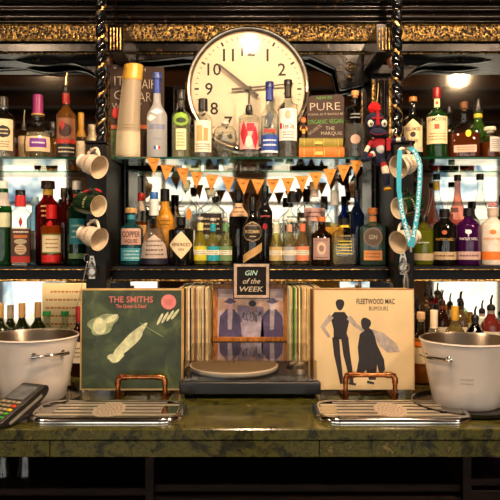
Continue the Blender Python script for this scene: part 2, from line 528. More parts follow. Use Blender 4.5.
# pendant bulbs over the bar
for i, (lx, ly, what) in enumerate([(0.0, 1.25, 'over the middle of the bar'), (1.69, .5, 'over the right end of the bar'), (-1.5, .9, 'over the left end of the bar'), (.75, 1.5, 'between the middle and right lamps')]):
    t = thing('pendant_lamp', 'bare warm bulb on black cord hanging ' + what, 'lamp', (lx, ly, 2.85), group='pendant bulbs over the bar')
    MB().tube([(0, 0, .12), (0, 0, .45)], .004, BLK).build('cord', t)
    MB().lathe([(.02, .04), (.022, .06), (.02, .12), (.008, .13)], GOLD, 16).build('lamp_holder', t)
    MB().ball((0, 0, 0), .045, EM('warm_bulb', 'ffd9b2', 1350.), 16).build('bulb', t)

# ================================================================== BACK BAR
bar = thing('back_bar', 'tall black and gilt carved wooden back bar with mirrors', 'back bar', (0, 2.66, 0))
bar_off = (0, -2.66, 0)
def bb(m, name, parent=None, **k):
    o = m.build(name, parent or bar, **k)
    if parent is None: o.location = bar_off
    return o
MD = 2.88
# mirrors in the three bays
for (a, b) in ((-1.6, -.62), (-.53, .53), (.62, 1.6)):
    m = MB(); m.box(a, b, MD, MD + .006, COUNTER, Z(48, MD), MIRROR); bb(m, 'mirror', smooth=0)
m = MB(); m.box(-1.62, 1.62, MD + .006, MD + .03, COUNTER - .9, 2.62, BLACKWOOD); bb(m, 'back_panel', smooth=0)
# cornices: side bays stand forward, centre bay is set back
def cornice(x0, x1, D):
    m = MB()
    def zz(p): return Z(p, D)
    steps = [(52, 50, .035, GOLD), (50, 43, .02, BLACKWOOD), (43, 41, .01, BLACKWOOD), (25, 23, .0, GOLD)]
    m.box(x0, x1, D + .03, MD, zz(52), zz(50) + .004, BLACKWOOD)
    m.box(x0, x1, D + .015, MD, zz(50), zz(43), BLACKWOOD)
    m.box(x0, x1, D + .02, MD, zz(43), zz(24), BLACKWOOD)
    m.box(x0, x1, D - .012, MD, zz(24), zz(21), BLACKWOOD, bev=.003)
    m.box(x0, x1, D + .004, MD, zz(21), zz(13), BLACKWOOD)
    m.box(x0, x1, D - .02, MD, zz(13), zz(10.5), BLACKWOOD, bev=.003)
    m.box(x0, x1, D - .005, MD, zz(10.5), zz(5), BLACKWOOD)
    m.box(x0, x1, D - .035, MD, zz(5), zz(-8), BLACKWOOD)
    for p, rr, dd in ((22.5, .007, -.008), (17, .014, .004), (11.5, .007, -.018), (7.5, .009, -.004), (3, .008, -.036)):
        m.tube([(x0, D + dd, zz(p)), (x1, D + dd, zz(p))], rr, BLACKWOOD, 12)
    o = bb(m, 'cornice', fixn=True)
    m = MB(); m.box(x0, x1, D + .002, D + .02, zz(39), zz(25), FRIEZE); c = m.build('carved_frieze', o, smooth=0)
    m = MB(); m.tube([(x0, D + .002, zz(40)), (x1, D + .002, zz(40))], .0055, GOLD, 10)
    for p, rr, dd in ((51.4, .003, .03), (9.2, .0022, -.006), (1.2, .0025, -.044), (25, .002, -.002)):
        m.tube([(x0, D + dd, zz(p)), (x1, D + dd, zz(p))], rr, GOLD, 8)
    m.build('gilt_bead', o)
cornice(-1.75, X(104, 2.5), 2.68)
cornice(X(396, 2.5), 1.75, 2.68)
cornice(X(104, 2.5) + .002, X(396, 2.5) - .002, 2.775)
# arched carved fret under each cornice
def fret(x0, x1, D, pts, scrolls):
    m = MB()
    top = Z(49, D)
    n = len(pts)
    for (a, b) in zip(pts, pts[1:]):
        m.prism([(X(a[0], D), Z(a[1], D)), (X(b[0], D), Z(b[1], D)), (X(b[0], D), top), (X(a[0], D), top)], D, D + .03, BLACKWOOD)
    o = bb(m, 'carved_arch', fixn=True)
    m = MB(); m.tube([(X(a, D), D - .001, Z(b, D)) for a, b in pts], .0025, BLACKWOOD, 8)
    for (sx, sy, s_) in scrolls:
        m.tube([(X(sx, D) + s_ * .003 * (1 + t * .35) * math.cos(t * .6), D - .004, Z(sy, D) + .003 * (1 + t * .35) * math.sin(t * .6)) for t in range(22)], .0028, GOLD, 6)
    m.build('gilt_scroll', o)
def wave(a, b, ya, yb, n=12, amp=0):
    return [(a + (b - a) * i / n, ya + (yb - ya) * (i / n) + amp * math.sin(PI * i / n)) for i in range(n + 1)]
fret(0, 0, 2.80, wave(-110, 15, 66, 60) + wave(15, 60, 60, 63, amp=3)[1:] + wave(60, 97, 63, 76, amp=-5)[1:], [(36, 56, 1), (20, 54, -1)])
fret(0, 0, 2.80, wave(404, 440, 80, 62, amp=-6) + wave(440, 500, 62, 58, amp=3)[1:] + wave(500, 620, 58, 66)[1:], [(459, 57, 1), (484, 55, -1)])
fret(0, 0, 2.81, wave(122, 150, 75, 60, amp=-5) + wave(150, 190, 60, 56)[1:] + wave(190, 310, 56, 56)[1:] + wave(310, 335, 56, 68)[1:] + wave(335, 340, 68, 88)[1:] + wave(340, 364, 90, 84)[1:] + wave(364, 374, 84, 75)[1:], [(350, 66, 1)])
m = MB(); m.ball((X(350, 2.8), 2.80, Z(77, 2.8)), .010, GOLD); bb(m, 'gilt_boss')
# pilasters with bracket, lobes and flutes
for s in (-1, 1):
    m = MB(); D = 2.77
    xa = .56
    m.box(xa - .043, xa + .043, D, MD, SHELF, Z(52, D), BLACKWOOD)
    for k in (-1, 0, 1): m.tube([(xa + k * .026, D, SHELF + .01), (xa + k * .026, D, Z(80, D))], .011, BLACKWOOD, 10)
    m.box(xa - .046, xa + .046, D - .03, D, Z(76, D), Z(66, D), BLACKWOOD, bev=.004)
    m.v = [(s * a, b, c) for a, b, c in m.v]
    o = bb(m, 'pilaster', fixn=True)
    m = MB(); E = 2.50
    xb = X(384.5, E)
    m.prism([(xb - .03, Z(52, E)), (xb + .03, Z(52, E)), (xb + .03, Z(24, E)), (xb - .03, Z(24, E))], E, MD - .1, BLACKWOOD)
    m.v = [(s * a, b, c) for a, b, c in m.v]
    o2 = m.build('bracket', o, fixn=True)
    for k in (-1.5, -.5, .5, 1.5):
        m = MB(); m.tube([(s * (xb + k * .0125), E - .001, Z(50, E)), (s * (xb + k * .0125), E - .001, Z(28, E))], .0035, GOLD, 8); m.build('gilt_flute', o)
    for k in (-1, 1):
        m = MB(); m.ball((xa + k * .034, D - .02, Z(62, D)), .022, P('5c3a1e', rough=.25, coat=.4, bump=.3), 16, sc=(.9, .9, 1.8))
        m.v = [(s * a, b, c) for a, b, c in m.v]; m.build('carved_lobe', o, fixn=True)
        m = MB(); m.tube([(s * (xa + k * .036), D - .008, Z(80, D)), (s * (xa + k * .036), D - .008, Z(150, D))], .009, GOLD, 8); m.build('gilt_moulding', o)
# twisted columns
def twisted(xc, D, z0, z1, s):
    m = MB(); n = 150; seg = 20; vs = []
    for j in range(n + 1):
        z = z0 + (z1 - z0) * j / n; tw = s * 2 * PI * (z - z0) / .105
        for i in range(seg):
            a = 2 * PI * i / seg
            r = .0125 + .0085 * abs(math.cos((a - tw))) ** 1.0
            vs.append((xc + r * math.cos(a), D + r * math.sin(a), z))
    fa, fb = [], []
    for j in range(n):
        for i in range(seg):
            i2 = (i + 1) % seg; q = (j * seg + i, j * seg + i2, (j + 1) * seg + i2, (j + 1) * seg + i)
            z = z0 + (z1 - z0) * (j + .5) / n; tw = s * 2 * PI * (z - z0) / .105; a = 2 * PI * (i + .5) / seg
            v = math.cos(a - tw)
            (fb if (v > .965) else fa).append(q)
    fa.append(tuple(range(seg))[::-1]); fa.append(tuple(n * seg + i for i in range(seg)))
    m.add(vs, fa, GLOSSBLK); m.add(vs, fb, GOLD)
    bb(m, 'twisted_column', smooth=50)
twisted(X(101, 2.44), 2.44, CZ + .358, Z(-8, 2.44), 1)
twisted(X(397, 2.44), 2.44, CZ + .358, Z(-8, 2.44), -1)
# posts and partitions between the bays
def post_wood(): return P('0d0a08', rough=.45, var=.3, spec=.25)
for s in (-1, 1):
    m = MB(); m.box(s * .573 - .038, s * .573 + .038, 2.42, 2.495, CZ - .195, CZ + .358, post_wood(), bev=.003)
    m.box(s * .573 - .03, s * .573 + .03, 2.49, MD, CZ - .17, CZ + .312, post_wood())
    bb(m, 'post')
    m = MB(); m.box(s * .573 - .042, s * .573 + .042, 2.415, 2.5, CZ + .358, CZ + .37, BLACKWOOD, bev=.003); bb(m, 'post_cap')
# wooden shelves with moulded edges
for i, (a, b) in enumerate(((-1.6, -.612), (-.534, .534), (.612, 1.6))):
    m = MB()
    m.box(a, b, 2.5, MD, SHELF - .014, SHELF, BLACKWOOD, bev=.002)
    m.box(a, b, 2.515, MD, SHELF - .05, SHELF - .014, P('060504', rough=.4, var=.2, spec=.2))
    m.box(a, b, 2.505, 2.53, SHELF - .058, SHELF - .05, BLACKWOOD)
    o = bb(m, 'shelf')
    m = MB(); m.tube([(a, 2.508, SHELF - .056), (b, 2.508, SHELF - .056)], .0045, GOLD, 8)
    m.tube([(a, 2.5, SHELF - .014), (b, 2.5, SHELF - .014)], .002, GOLD, 8)
    m.build('gilt_bead', o)
for i, (a, b, wh) in enumerate(((-1.5, -.65, 'left'), (-.5, .5, 'middle'), (.65, 1.5, 'right'))):  # light strips added to brighten the notice, records and frame below
    t = thing('added_strip_light', 'thin added warm strip light under the %s wooden shelf' % wh, 'strip light', ((a + b) / 2, 2.80, SHELF - .05), group='added strip lights under the wooden shelves')
    h = (b - a) / 2
    m = MB(); m.box(-h, h, -.010, .010, -.006, 0, P('8a7a60', rough=.4, metal=.6)); m.build('housing', t, smooth=0)
    m = MB(); m.box(-h + .005, h - .005, -.007, .007, -.009, -.006, EM('warm_strip', 'ffd6a0', 22.)); m.build('diffuser', t, smooth=0)
GEDGE = P('1f7a55', rough=.05, var=0, trans=.8, ior=1.5)
GTOP = GL('d5ece0', edge=0)
def glass_shelf(a, b, d0, z, th, label, gr='glass shelves'):
    t = thing('glass_shelf', label, 'shelf', ((a + b) / 2, d0, z - th), group=gr)
    m = MB(); h = (b - a) / 2
    m.box(-h, h, .003, MD - .14 - d0, 0, th, GTOP); m.build('pane', t, smooth=0)
    m = MB(); m.box(-h, h, 0, .003, 0, th, GEDGE); m.build('polished_edge', t, smooth=0)
    return t
glass_shelf(-1.58, -.545, 2.52, GSHELF, .008, 'long green edged glass shelf in the left bay')
glass_shelf(-.53, .47, 2.52, GSHELF, .008, 'green edged glass shelf in the middle bay under the clock')
glass_shelf(.545, 1.58, 2.52, GSHELF, .008, 'long green edged glass shelf in the right bay')

# ================================================================== COUNTER
t = thing('bar_counter', 'bar counter topped with green and gold veined marble', 'counter', (0, 1.7, 0))
def cc(m, name, **k):
    o = m.build(name, t, **k); o.location = (0, -1.7, 0); return o
C0 = 1.685
m = MB(); m.box(-1.6, 1.6, C0, MD, COUNTER - .03, COUNTER, MARBLE, bev=.003); cc(m, 'countertop', smooth=0)
m = MB()
ex = [-1.6, -.52, .18, 1.6]
for a, b in zip(ex, ex[1:]): m.box(a + .0008, b - .0008, C0 + .002, MD, COUNTER - .074, COUNTER - .0315, MARBLE, bev=.0015)
cc(m, 'lower_slab', smooth=0)
m = MB(); m.box(-1.6, 1.6, 2.3, 2.33, 0, COUNTER - .08, P('0d0a08', rough=.7)); cc(m, 'back_board', smooth=0)
for xx in (X(150, 1.75), X(466, 1.75), -1.2):
    m = MB(); m.box(xx - .011, xx + .011, 1.74, 2.3, 0, COUNTER - .075, DWOOD); cc(m, 'upright', smooth=0)
for (a, b, zt) in ((X(150, 1.75) + .011, X(466, 1.75) - .011, 484), (X(466, 1.75) + .011, 1.6, 478), (-1.189, X(150, 1.75) - .011, 488)):
    m = MB(); m.box(a, b, 1.76, 2.3, Z(zt + 8, 1.76), Z(zt, 1.76), DWOOD, bev=.002); cc(m, 'under_shelf', smooth=0)
    m = MB(); m.box(a, b, 1.755, 2.3, Z(zt + 22, 1.76), Z(zt + 12, 1.76), DWOOD, bev=.002); cc(m, 'drawer_rail', smooth=0)
# tumblers upside down under the counter, at the left
for i, px in enumerate((-6, 4, 26)):
    D = 1.85; zb = Z(488, 1.76)
    H = Z(452 if px > 20 else 455, D) - zb
    m = MB(); m.lathe([(.018, H), (.019, H * .95), (.022, H * .5), (.027, .012), (.028, .0)], GL('dfe6ea'), 20, cap0=False)
    o = m.build('drinking_glass', loc=(X(px, D), D, zb))
    tag(o, ('upturned clear glass under the counter at the far left edge', 'upturned clear glass under the counter, second from left', 'upturned clear glass under the counter, nearest the card reader')[i], 'glass', 'glasses under the counter')
o = MB().lathe([(.03, 0), (.045, .02), (.05, .06), (.03, .1), (.012, .12)], P('6a2a5c', rough=.2), 20).build('glass_jar', loc=(X(493, 1.95), 1.95, Z(478, 1.76)))
tag(o, 'rounded jar shape, purple light put in its colour, under the counter at the right edge', 'jar')  # purple light below the counter, painted as the colour of a jar shape

exec_parts = []
# ================================================================== BOTTLES
G1 = 'bottles on the left glass shelf'; G2 = 'bottles on the middle glass shelf'; G3 = 'bottles on the right glass shelf'
G4 = 'bottles on the lower left wooden shelf'; G5 = 'bottles on the lower middle wooden shelf'; G6 = 'bottles on the lower right wooden shelf'
G7 = 'bottles on the counter behind the left bucket'; G8 = 'bottles on the counter behind the right bucket'
FR, BK = 2.59, 2.69
CR = 'e6d3ab'; WH = 'efe6d6'
CLR = GL('fbfcf8')
# ---- left glass shelf
bottle('clear bottle with cream label and dark oval, at far left of upper shelf', 3, 97, 23, FR, GSHELF, (.66, .8, .4), liquid='fbf4e0', level=.6, cap=('2a241c', .16, 1.1, 'cap'),
       lab=[('rect', .12, .62, -.9, .9, 'dcc9a0'), ('oval', .32, .52, -.6, .6, '17120e'), ('lines', .36, .48, -.4, .4, 2, 'd8c8a0'), ('lines', .16, .28, -.5, .5, 3, '5a4630')], group=G1)
bottle('slim beige bottle with steel spout between cream labelled and purple capped bottles', 24, 110, 12, BK, GSHELF, (.5, .62, .4), liquid='e9c98e', level=.5, cap=('4a4034', .36, 1., 'pour', 'c8b890'), lab=[('rect', .08, .48, -1, 1, 'd9b990')], group=G1)
bottle('small dark red miniature beside the cream labelled bottle', 15.5, 138, 8, 2.74, GSHELF, (.6, .75, .45), liquid='7a1420', cap=('2c1a12', .15, 1.1, 'cap'), lab=[('rect', .12, .55, -1, 1, '8c2320')], group=G1)
bottle('round bellied clear bottle with tall purple cap and purple label', 38, 95, 27, FR, GSHELF, kind=ONION, liquid='fbeecb', level=.4, cap=('8a2a62', .3, .8, 'cap'),
       lab=[('rect', .1, .33, -1.0, 1.0, 'd9bf94'), ('rect', .16, .3, -.62, .62, '6a2585'), ('lines', .2, .26, -.45, .45, 1, 'f0e4d8')], neckband=(.68, .7, 'c79a3a'), group=G1)
bottle('small yellow liqueur bottle behind the purple capped bottle', 53, 122, 13, BK + .03, GSHELF, (.5, .68, .4), liquid='e0a830', level=.6, cap=('2a2420', .16, 1.2, 'cap'), group=G1)
bottle('spiced rum bottle with red neck and dark illustrated label, steel spout', 66, 73, 20, FR, GSHELF, (.5, .64, .34), liquid='c98a3a', level=.62, cap=('2a1d12', .22, 1.1, 'pour', 'd8c08c'),
       lab=[('rect', .22, .46, -1.0, 1.0, '8a5a3c'), ('oval', .24, .4, -.7, .5, '3a1c14'), ('dia', .32, .44, -.6, -.1, 'a81f1a'), ('rect', .17, .215, -1, 1, 'b8301e'), ('rect', .03, .16, -1, 1, '1a1614'), ('lines', .05, .14, -.8, .8, 2, 'd8c8a8')],
       neckband=(.64, .76, 'a3261c'), group=G1)
bottle('narrow gold necked bottle half hidden by the red necked rum', 81, 113, 10, BK, GSHELF, (.52, .68, .6), liquid='e8c070', level=.4, cap=('c9962e', .3, 1.05, 'cap'), lab=[('rect', .1, .42, -1, 1, 'e2d2b0')], neckband=(.5, .68, 'b8862a'), group=G1)
bottle('short cream bottle beside the left twisted column', 92, 125, 13, BK, GSHELF, (.6, .75, .6), opaque=P('d8c8a0', rough=.3), cap=('b8a888', .16, 1.1, 'cap'), lab=[('rect', .2, .5, -1, 1, '8a6a3a')], group=G1)
# ---- middle glass shelf
bottle('tall frosted bottle curving to the right with chunky gold cap', 128, 65, 24, 2.59, GSHELF, kind=HOOK, opaque=GL('e6d8bc', .3, .75), lean=.06, cap=('d9a540', .16, 1.05, 'cap'),
       lab=[('lines', .3, .36, -.5, .5, 2, '9a8560'), ('rect', .0, .28, -1.3, 1.3, 'c9bd9c')], group=G2)
bottle('frosted vodka bottle with blue neck wrap and flying geese', 157, 73, 20, FR, GSHELF, (.5, .68, .36), opaque=GL('e9ecee', .2, .6), cap=('23408c', .07, 1.35, 'cap'),
       lab=[('txt', 'GREY GOOSE', .36, .055, 0, 1.7, '5468a8'), ('rect', .1, .14, -.3, -.1, '2a49a0'), ('rect', .1, .14, -.1, .1, 'f2f2f2'), ('rect', .1, .14, .1, .3, 'c02a2a'), ('txt', 'VODKA', .22, .03, 0, .8, '8c98b8'),
            ('dia', .42, .5, -1.2, -.1, 'f4f2ee'), ('dia', .5, .57, -.7, .6, 'f4f2ee')], neckband=(.76, .93, '1f3f96'), group=G2)
bottle('clear vodka bottle with green oval label and black spout cap', 181, 90, 19, FR, GSHELF, (.62, .74, .34), liquid='f2f2c8', level=.6, cap=('1a1a18', .14, 1.3, 'cap'),
       lab=[('rect', .12, .42, -.55, .55, 'dcdcae'), ('oval', .46, .66, -.85, .85, '86b03a'), ('oval', .5, .58, -.5, .5, '2e3a1a'), ('lines', .16, .38, -.45, .45, 5, '7a8a4a')], neckband=(.74, .84, '3a3a30'), group=G2)
bottle('clear bottle with black cap and cream label, left of the skull bottle', 203, 99, 19, FR, GSHELF, (.66, .78, .4), liquid='fbf6ea', level=.62, cap=('121110', .2, 1.3, 'cap'),
       lab=[('rect', .1, .62, -1., 1., 'ece2cc'), ('rect', .28, .54, -.7, -.05, 'c9a468'), ('rect', .28, .5, .05, .5, 'b8935a'), ('lines', .13, .25, -.8, .8, 3, '6a5436')], group=G2)
t = bottle('squat clear glass skull shaped bottle in front of the clock', 225, 122, 24, FR, GSHELF, kind=SKULL, liquid='faf6ee', level=.7, cap=('c9c2b4', .07, 1.2, 'cork'), group=G2)
m = MB()
R = 12 * FR / F; H = Z(122, FR) - GSHELF
for s in (-1, 1):
    m.lathe([(.0045, 0), (.0085, .002), (.0095, .005), (.0075, .007)], GL('c8ccd0'), 16, M=Matrix.Translation((s * R * .42, -R * .86, H * .56)) @ Matrix.Rotation(PI / 2, 4, 'X'))
    m.ball((s * R * .72, -R * .45, H * .38), .009, GL('dfe2e4'), 12)
m.prism([(-.004, H * .38), (.004, H * .38), (0, H * .46)], -R * 1.0, -R * .8, GL('b8bcc0'))
for k in range(-3, 4): m.box(k * .0042 - .0017, k * .0042 + .0017, -R * .78, -R * .62, H * .12, H * .22, GL('dfe2e4'), bev=.0006)
m.build('skull_face', t)
bottle('clear bottle with red and pink illustrated label and tall black spout', 249, 86, 21, FR, GSHELF, (.56, .66, .26), liquid='faf2ee', level=.55, cap=('14110f', .38, 1.3, 'pour'),
       lab=[('rect', .12, .48, -1.05, 1.05, 'e9a8a0'), ('dia', .16, .5, -.9, -.1, 'b3202c'), ('dia', .12, .44, .2, 1.0, 'c02838'), ('rect', .36, .47, -.2, .5, 'b02030'), ('oval', .14, .3, -.3, .3, 'f0ccc0')], group=G2)
bottle('clear vodka bottle with blue neck and blue lower label', 269.5, 82, 18, FR, GSHELF, (.55, .7, .42), liquid='f2f6f8', level=.55, cap=('1a2a66', .08, 1.2, 'cap'),
       lab=[('rect', .1, .3, -1.1, 1.1, '24489c'), ('lines', .14, .26, -.8, .8, 2, 'e4e8f0'), ('rect', .07, .1, -1.1, 1.1, 'd8dce4'), ('oval', .42, .6, -.35, .35, '4a5058'), ('rect', .33, .37, -.6, .7, 'c43a34')], neckband=(.76, .92, '243a86'), group=G2)
bottle('straight clear vodka bottle with black and gold neck and white label', 288, 80, 19, FR, GSHELF, (.66, .76, .36), liquid='f6f6f2', level=.6, cap=('14120f', .07, 1.3, 'cap'),
       lab=[('rect', .22, .62, -1.1, 1.1, 'ece6dc'), ('txt', 'Ketel One', .4, .07, .08, 1.2, '1c1a1a'), ('rect', .37, .44, -.95, -.65, 'b32622'), ('oval', .48, .6, -.3, .3, 'b8a888'), ('lines', .24, .34, -.6, .6, 3, '6a6058')],
       neckband=(.78, .93, '2a2110'), group=G2)
bottle('tall clear flask with cork stopper between books and plush toy', 355, 91, 21, FR, GSHELF, (.74, .82, .34), liquid='eef0f2', level=.5, cap=('c08a4e', .07, 1.1, 'cork'),
       lab=[('lines', .56, .66, -.5, .5, 2, '8a8f94'), ('oval', .2, .34, -.4, .5, 'd8b29a')], group=G2)
# ---- right glass shelf
bottle('black whiskey bottle with orange cap and cream label', 413, 97, 20, FR, GSHELF, (.62, .72, .34), opaque=P('0d0e0a', rough=.06, coat=.5, var=0), cap=('b5702c', .07, 1.2, 'cap'),
       lab=[('rect', .1, .52, -1.05, 1.05, 'dcc596'), ('dia', .38, .62, -.9, .9, 'dcc596'), ('txt', 'TULLAMORE', .46, .06, 0, 1.5, '1a1610'), ('oval', .33, .42, -.25, .25, '2a2018'), ('txt', 'D.E.W.', .27, .06, 0, 1.1, '1a1610'), ('rect', .1, .18, -1.05, 1.05, 'b8b49a')], group=G3)
bottle('green whiskey bottle with red cap and cream label', 437, 88, 21, FR, GSHELF, (.6, .72, .34), glass=GL('3f8a3a'), liquid='5a6a1c', level=.55, cap=('8e1c1c', .14, 1.15, 'cap'),
       lab=[('rect', .2, .58, -1.15, 1.15, 'e4d0a0'), ('txt', 'JAMESON', .53, .065, 0, 1.75, '1a1a14'), ('rect', .4, .47, -.22, .22, 'b04a30'), ('lines', .24, .36, -.8, .8, 3, '8a6a4a'), ('rect', .72, .84, -.7, .7, 'e4d0a0'), ('rect', .76, .8, -.3, .3, 'a83020')], group=G3)
bottle('dark capped bottle peeping out behind the green whiskey bottle', 449, 107, 14, BK + .02, GSHELF, (.55, .7, .45), liquid='c49a52', level=.5, cap=('1c1814', .1, 1.2, 'cap'), group=G3)
bottle('wide bourbon decanter with glass neck and yellow dot', 464, 102, 31, FR, GSHELF, (.46, .66, .2), sq=3.2, dy=.75, liquid='9a4a14', level=.43, cap=('6a4422', .12, 1.3, 'cork'),
       lab=[('rect', .1, .22, -.6, .75, 'd9a890'), ('lines', .12, .2, -.5, .65, 2, '7a4a3a'), ('oval', .36, .48, .1, .42, 'e8d01c')], group=G3)
bottle('green shouldered bottle with black neck behind the bourbon decanter', 478, 99, 20, BK, GSHELF, (.48, .66, .4), glass=GL('6fa83a'), liquid='8a9a2a', level=.5, cap=('17140f', .2, 1.1, 'cap'), neckband=(.7, .76, 'c8b030'), group=G3)
bottle('short stoppered amber bottle with pale label right of the decanter', 490, 127, 20, FR, GSHELF, (.62, .8, .5), liquid='a8541a', level=.5, cap=('cfc8b0', .12, 1.2, 'cork'),
       lab=[('rect', .2, .66, .0, 1.2, 'b8b4ac'), ('lines', .28, .6, .15, 1.0, 5, '6a6a68')], group=G3)
bottle('amber bottle cut off by the right edge of the upper shelf', 510, 120, 17, FR + .03, GSHELF, (.62, .78, .4), liquid='a8641a', level=.55, cap=('2a2018', .12, 1.2, 'cap'), lab=[('rect', .15, .5, -1, 1, 'd8c8a0')], group=G3)
# ---- lower left shelf
bottle('green gin bottle with white cap at far left of lower shelf', 3, 181, 17, FR, SHELF, (.66, .8, .6), glass=GL('2f8a3f'), liquid='3d9a3a', level=.66, cap=('d8d4c8', .09, .9, 'cap'), neckband=(.7, .86, 'b8b6ac'),
       lab=[('rect', .45, .62, -.8, .8, 'c9cfa8')], group=G4)
bottle('clear square gin bottle with scarlet neck and ornate dark label', 20.5, 190, 20, FR, SHELF, (.68, .78, .5), sq=5., liquid='f4d8c8', level=.5, cap=('181414', .07, 1.0, 'cap'), neckband=(.78, .925, 'c0241c'),
       lab=[('rect', .04, .12, -.85, .85, 'b02a1c'), ('rect', .12, .48, -.85, .85, '4a2f22'), ('lines', .41, .47, -.7, .7, 1, 'e8dcc0'), ('rect', .36, .4, -.6, .6, 'c8702c'), ('oval', .28, .35, -.55, .55, 'b8a888'), ('oval', .14, .28, -.5, .5, 'c9b490'), ('lines', .16, .26, -.4, .4, 3, '8a2a1c'), ('dia', .5, .64, -.18, .18, 'b8241c')], group=G4)
bottle('pale blue and orange bottle behind the red necked gin', 35, 197, 16, BK, SHELF, (.66, .8, .4), glass=GL('a8c8d8'), liquid='e07a1c', level=.5, cap=('8ab0c0', .12, 1.2, 'cap'), lab=[('rect', .06, .22, -1, 1, '1c1410')], group=G4)
bottle('tall crimson bottle with brown cap and gold neck', 48, 181, 25, BK, SHELF, (.68, .82, .4), glass=GL('b8202c'), liquid='a8141e', level=.7, cap=('3a1c16', .09, 1.4, 'cap'), neckband=(.83, .9, 'd8a838'),
       lab=[('lines', .55, .72, -.6, .6, 3, 'd8b070')], group=G4)
bottle('orange fruit gin with scarlet cap, cream label and red base band', 51.5, 205, 21, FR, SHELF, (.62, .8, .42), liquid='e0661c', level=.66, cap=('cc1f1c', .22, 1.15, 'cap'),
       lab=[('rect', .2, .52, -.95, .95, 'e9d9b0'), ('lines', .26, .46, -.6, .6, 3, 'a8701c'), ('rect', .05, .17, -1, 1, 'c81f1a'), ('oval', .64, .74, -.5, .1, 'c01a1c'), ('rect', .2, .22, -.95, .95, '7a8a3a'), ('rect', .5, .52, -.95, .95, '7a8a3a')], group=G4)
bottle('dark red bottle glimpsed between the crimson and green bottles', 64, 188, 12, BK + .01, SHELF, (.66, .8, .45), glass=GL('8a1c1c'), liquid='8a1c1c', level=.6, cap=('2c1a14', .12, 1.3, 'cap'), group=G4)
bottle('dark green gin bottle with silver cap beside the left mugs', 77, 181, 20, FR, SHELF, (.64, .78, .36), glass=GL('1f6a4a'), liquid='1c6a50', level=.66, cap=('c8c4b8', .1, 1.3, 'cap'),
       lab=[('rect', .25, .55, -.8, .9, '1f7a80'), ('lines', .3, .5, -.6, .7, 3, 'a8c8b8'), ('rect', .08, .14, -.9, .9, '6a8a5a')], neckband=(.8, .84, 'c03028'), group=G4)
# ---- lower middle shelf
bottle('teal blue gin bottle with wooden stopper and pinkish label', 131, 208, 24, FR, SHELF, (.62, .76, .34), glass=GL('4fa8b4'), liquid='3a9aa8', level=.62, cap=('d0a060', .09, 1.5, 'cork'),
       lab=[('rect', .36, .64, -.9, .9, 'c9a090'), ('txt', 'COPPER', .54, .1, 0, 1.5, '3a1c1a'), ('txt', 'HOUSE', .42, .07, 0, 1.0, '3a1c1a'), ('rect', .08, .3, -.9, .9, '3f98a8'), ('lines', .1, .28, -.7, .7, 3, 'c8dcd8')], neckband=(.8, .88, '3a8fa0'), group=G5)
bottle('amber bottle with scarlet cap behind the teal gin', 141.5, 193, 14, BK, SHELF, (.6, .74, .5), liquid='c07a28', level=.6, cap=('c8281c', .1, 1.1, 'cap'), neckband=(.75, .88, 'c8b8a0'), lab=[('rect', .3, .55, -1, 1, 'd8a060')], group=G5)
bottle('bell shaped clear bottle with white neck wrap and silver lace label', 154, 192, 29, 2.585, SHELF, kind=CONE, liquid='f4e8d8', level=.5, cap=('2b62a8', .1, .9, 'cap'), neckband=(.68, .9, 'f0ece4'),
       lab=[('rect', .1, .3, -1.1, 1.1, 'b4a498'), ('dia', .2, .42, -.9, .9, 'b4a498'), ('lines', .12, .36, -.7, .7, 4, '5a4a44'), ('rect', .02, .09, -1.2, 1.2, '17182a')], group=G5)
bottle('opaque mustard yellow bottle with black banded cap', 165, 189, 19, BK + .01, SHELF, (.6, .78, .46), opaque=P('d8962c', rough=.25, coat=.3), cap=('14110c', .16, 1.1, 'cap'), neckband=(.88, .9, 'c8a040'), lab=[('lines', .5, .6, -.6, .6, 2, '8a5a14')], group=G5)
bottle('squat black apothecary gin bottle with cream diamond label', 181, 217, 25, FR, SHELF, (.72, .82, .32), opaque=P('0a0a0a', rough=.07, coat=.5, var=0), cap=('0d0d0d', .16, 1.25, 'cap'),
       lab=[('dia', .14, .7, -1.05, 1.05, 'e8cfa6'), ('txt', "HENDRICK'S", .43, .075, 0, 1.5, '1c1814'), ('txt', 'GIN', .33, .05, 0, .5, '1c1814')], group=G5)
bottle('clear gin bottle with pale frosted label behind the black apothecary bottle', 186, 180, 22, BK, SHELF, (.68, .8, .32), liquid='fbf8ee', level=.6, cap=('d8cdb0', .1, 1.2, 'cork'), lab=[('oval', .52, .66, .0, .5, 'd08a30'), ('lines', .4, .7, -.8, -.1, 6, '5a5448'), ('rect', .15, .4, -.9, .9, 'e8e2d0')], group=G5)
TON = (.46, .76, .42)
def tonic(lbl, cx, top, body_c, lab_c, neck_c, gl='f0f2e0'):
    bottle(lbl, cx, top, 13, FR - .01, SHELF, TON, liquid=body_c, level=.7, glass=GL(gl), cap=('b8b0a0', .05, 1.15, 'cap'), neckband=(.72, .88, neck_c),
           lab=[('rect', .1, .4, -1.3, 1.3, lab_c), ('rect', .22, .32, -1.3, 1.3, 'e6dfc8'), ('lines', .23, .31, -.8, .8, 2, '5a5a44')], group='small mixer bottles on the lower middle shelf')
tonic('small yellow tonic bottle beside the black apothecary gin', 200.5, 217, 'e8dc60', 'c8bc30', 'd8cc70')
tonic('small tonic bottle with turquoise label and neck', 213, 218, 'e4dc9c', '1f98a8', '1f98a8')
tonic('small tonic bottle with dark green label', 225.5, 218, 'e8e4bc', '6a8a5a', '5a8a58')
bottle('large clear gin bottle with black plaque label above the tonics', 211, 190, 27, BK, SHELF, (.72, .86, .3), liquid='fbfaf2', level=.7, cap=('c8c0a8', .07, 1.2, 'cork'),
       lab=[('rect', .4, .68, -.85, .85, '2c2420'), ('lines', .44, .64, -.65, .65, 3, 'c8b898')], group=G5)
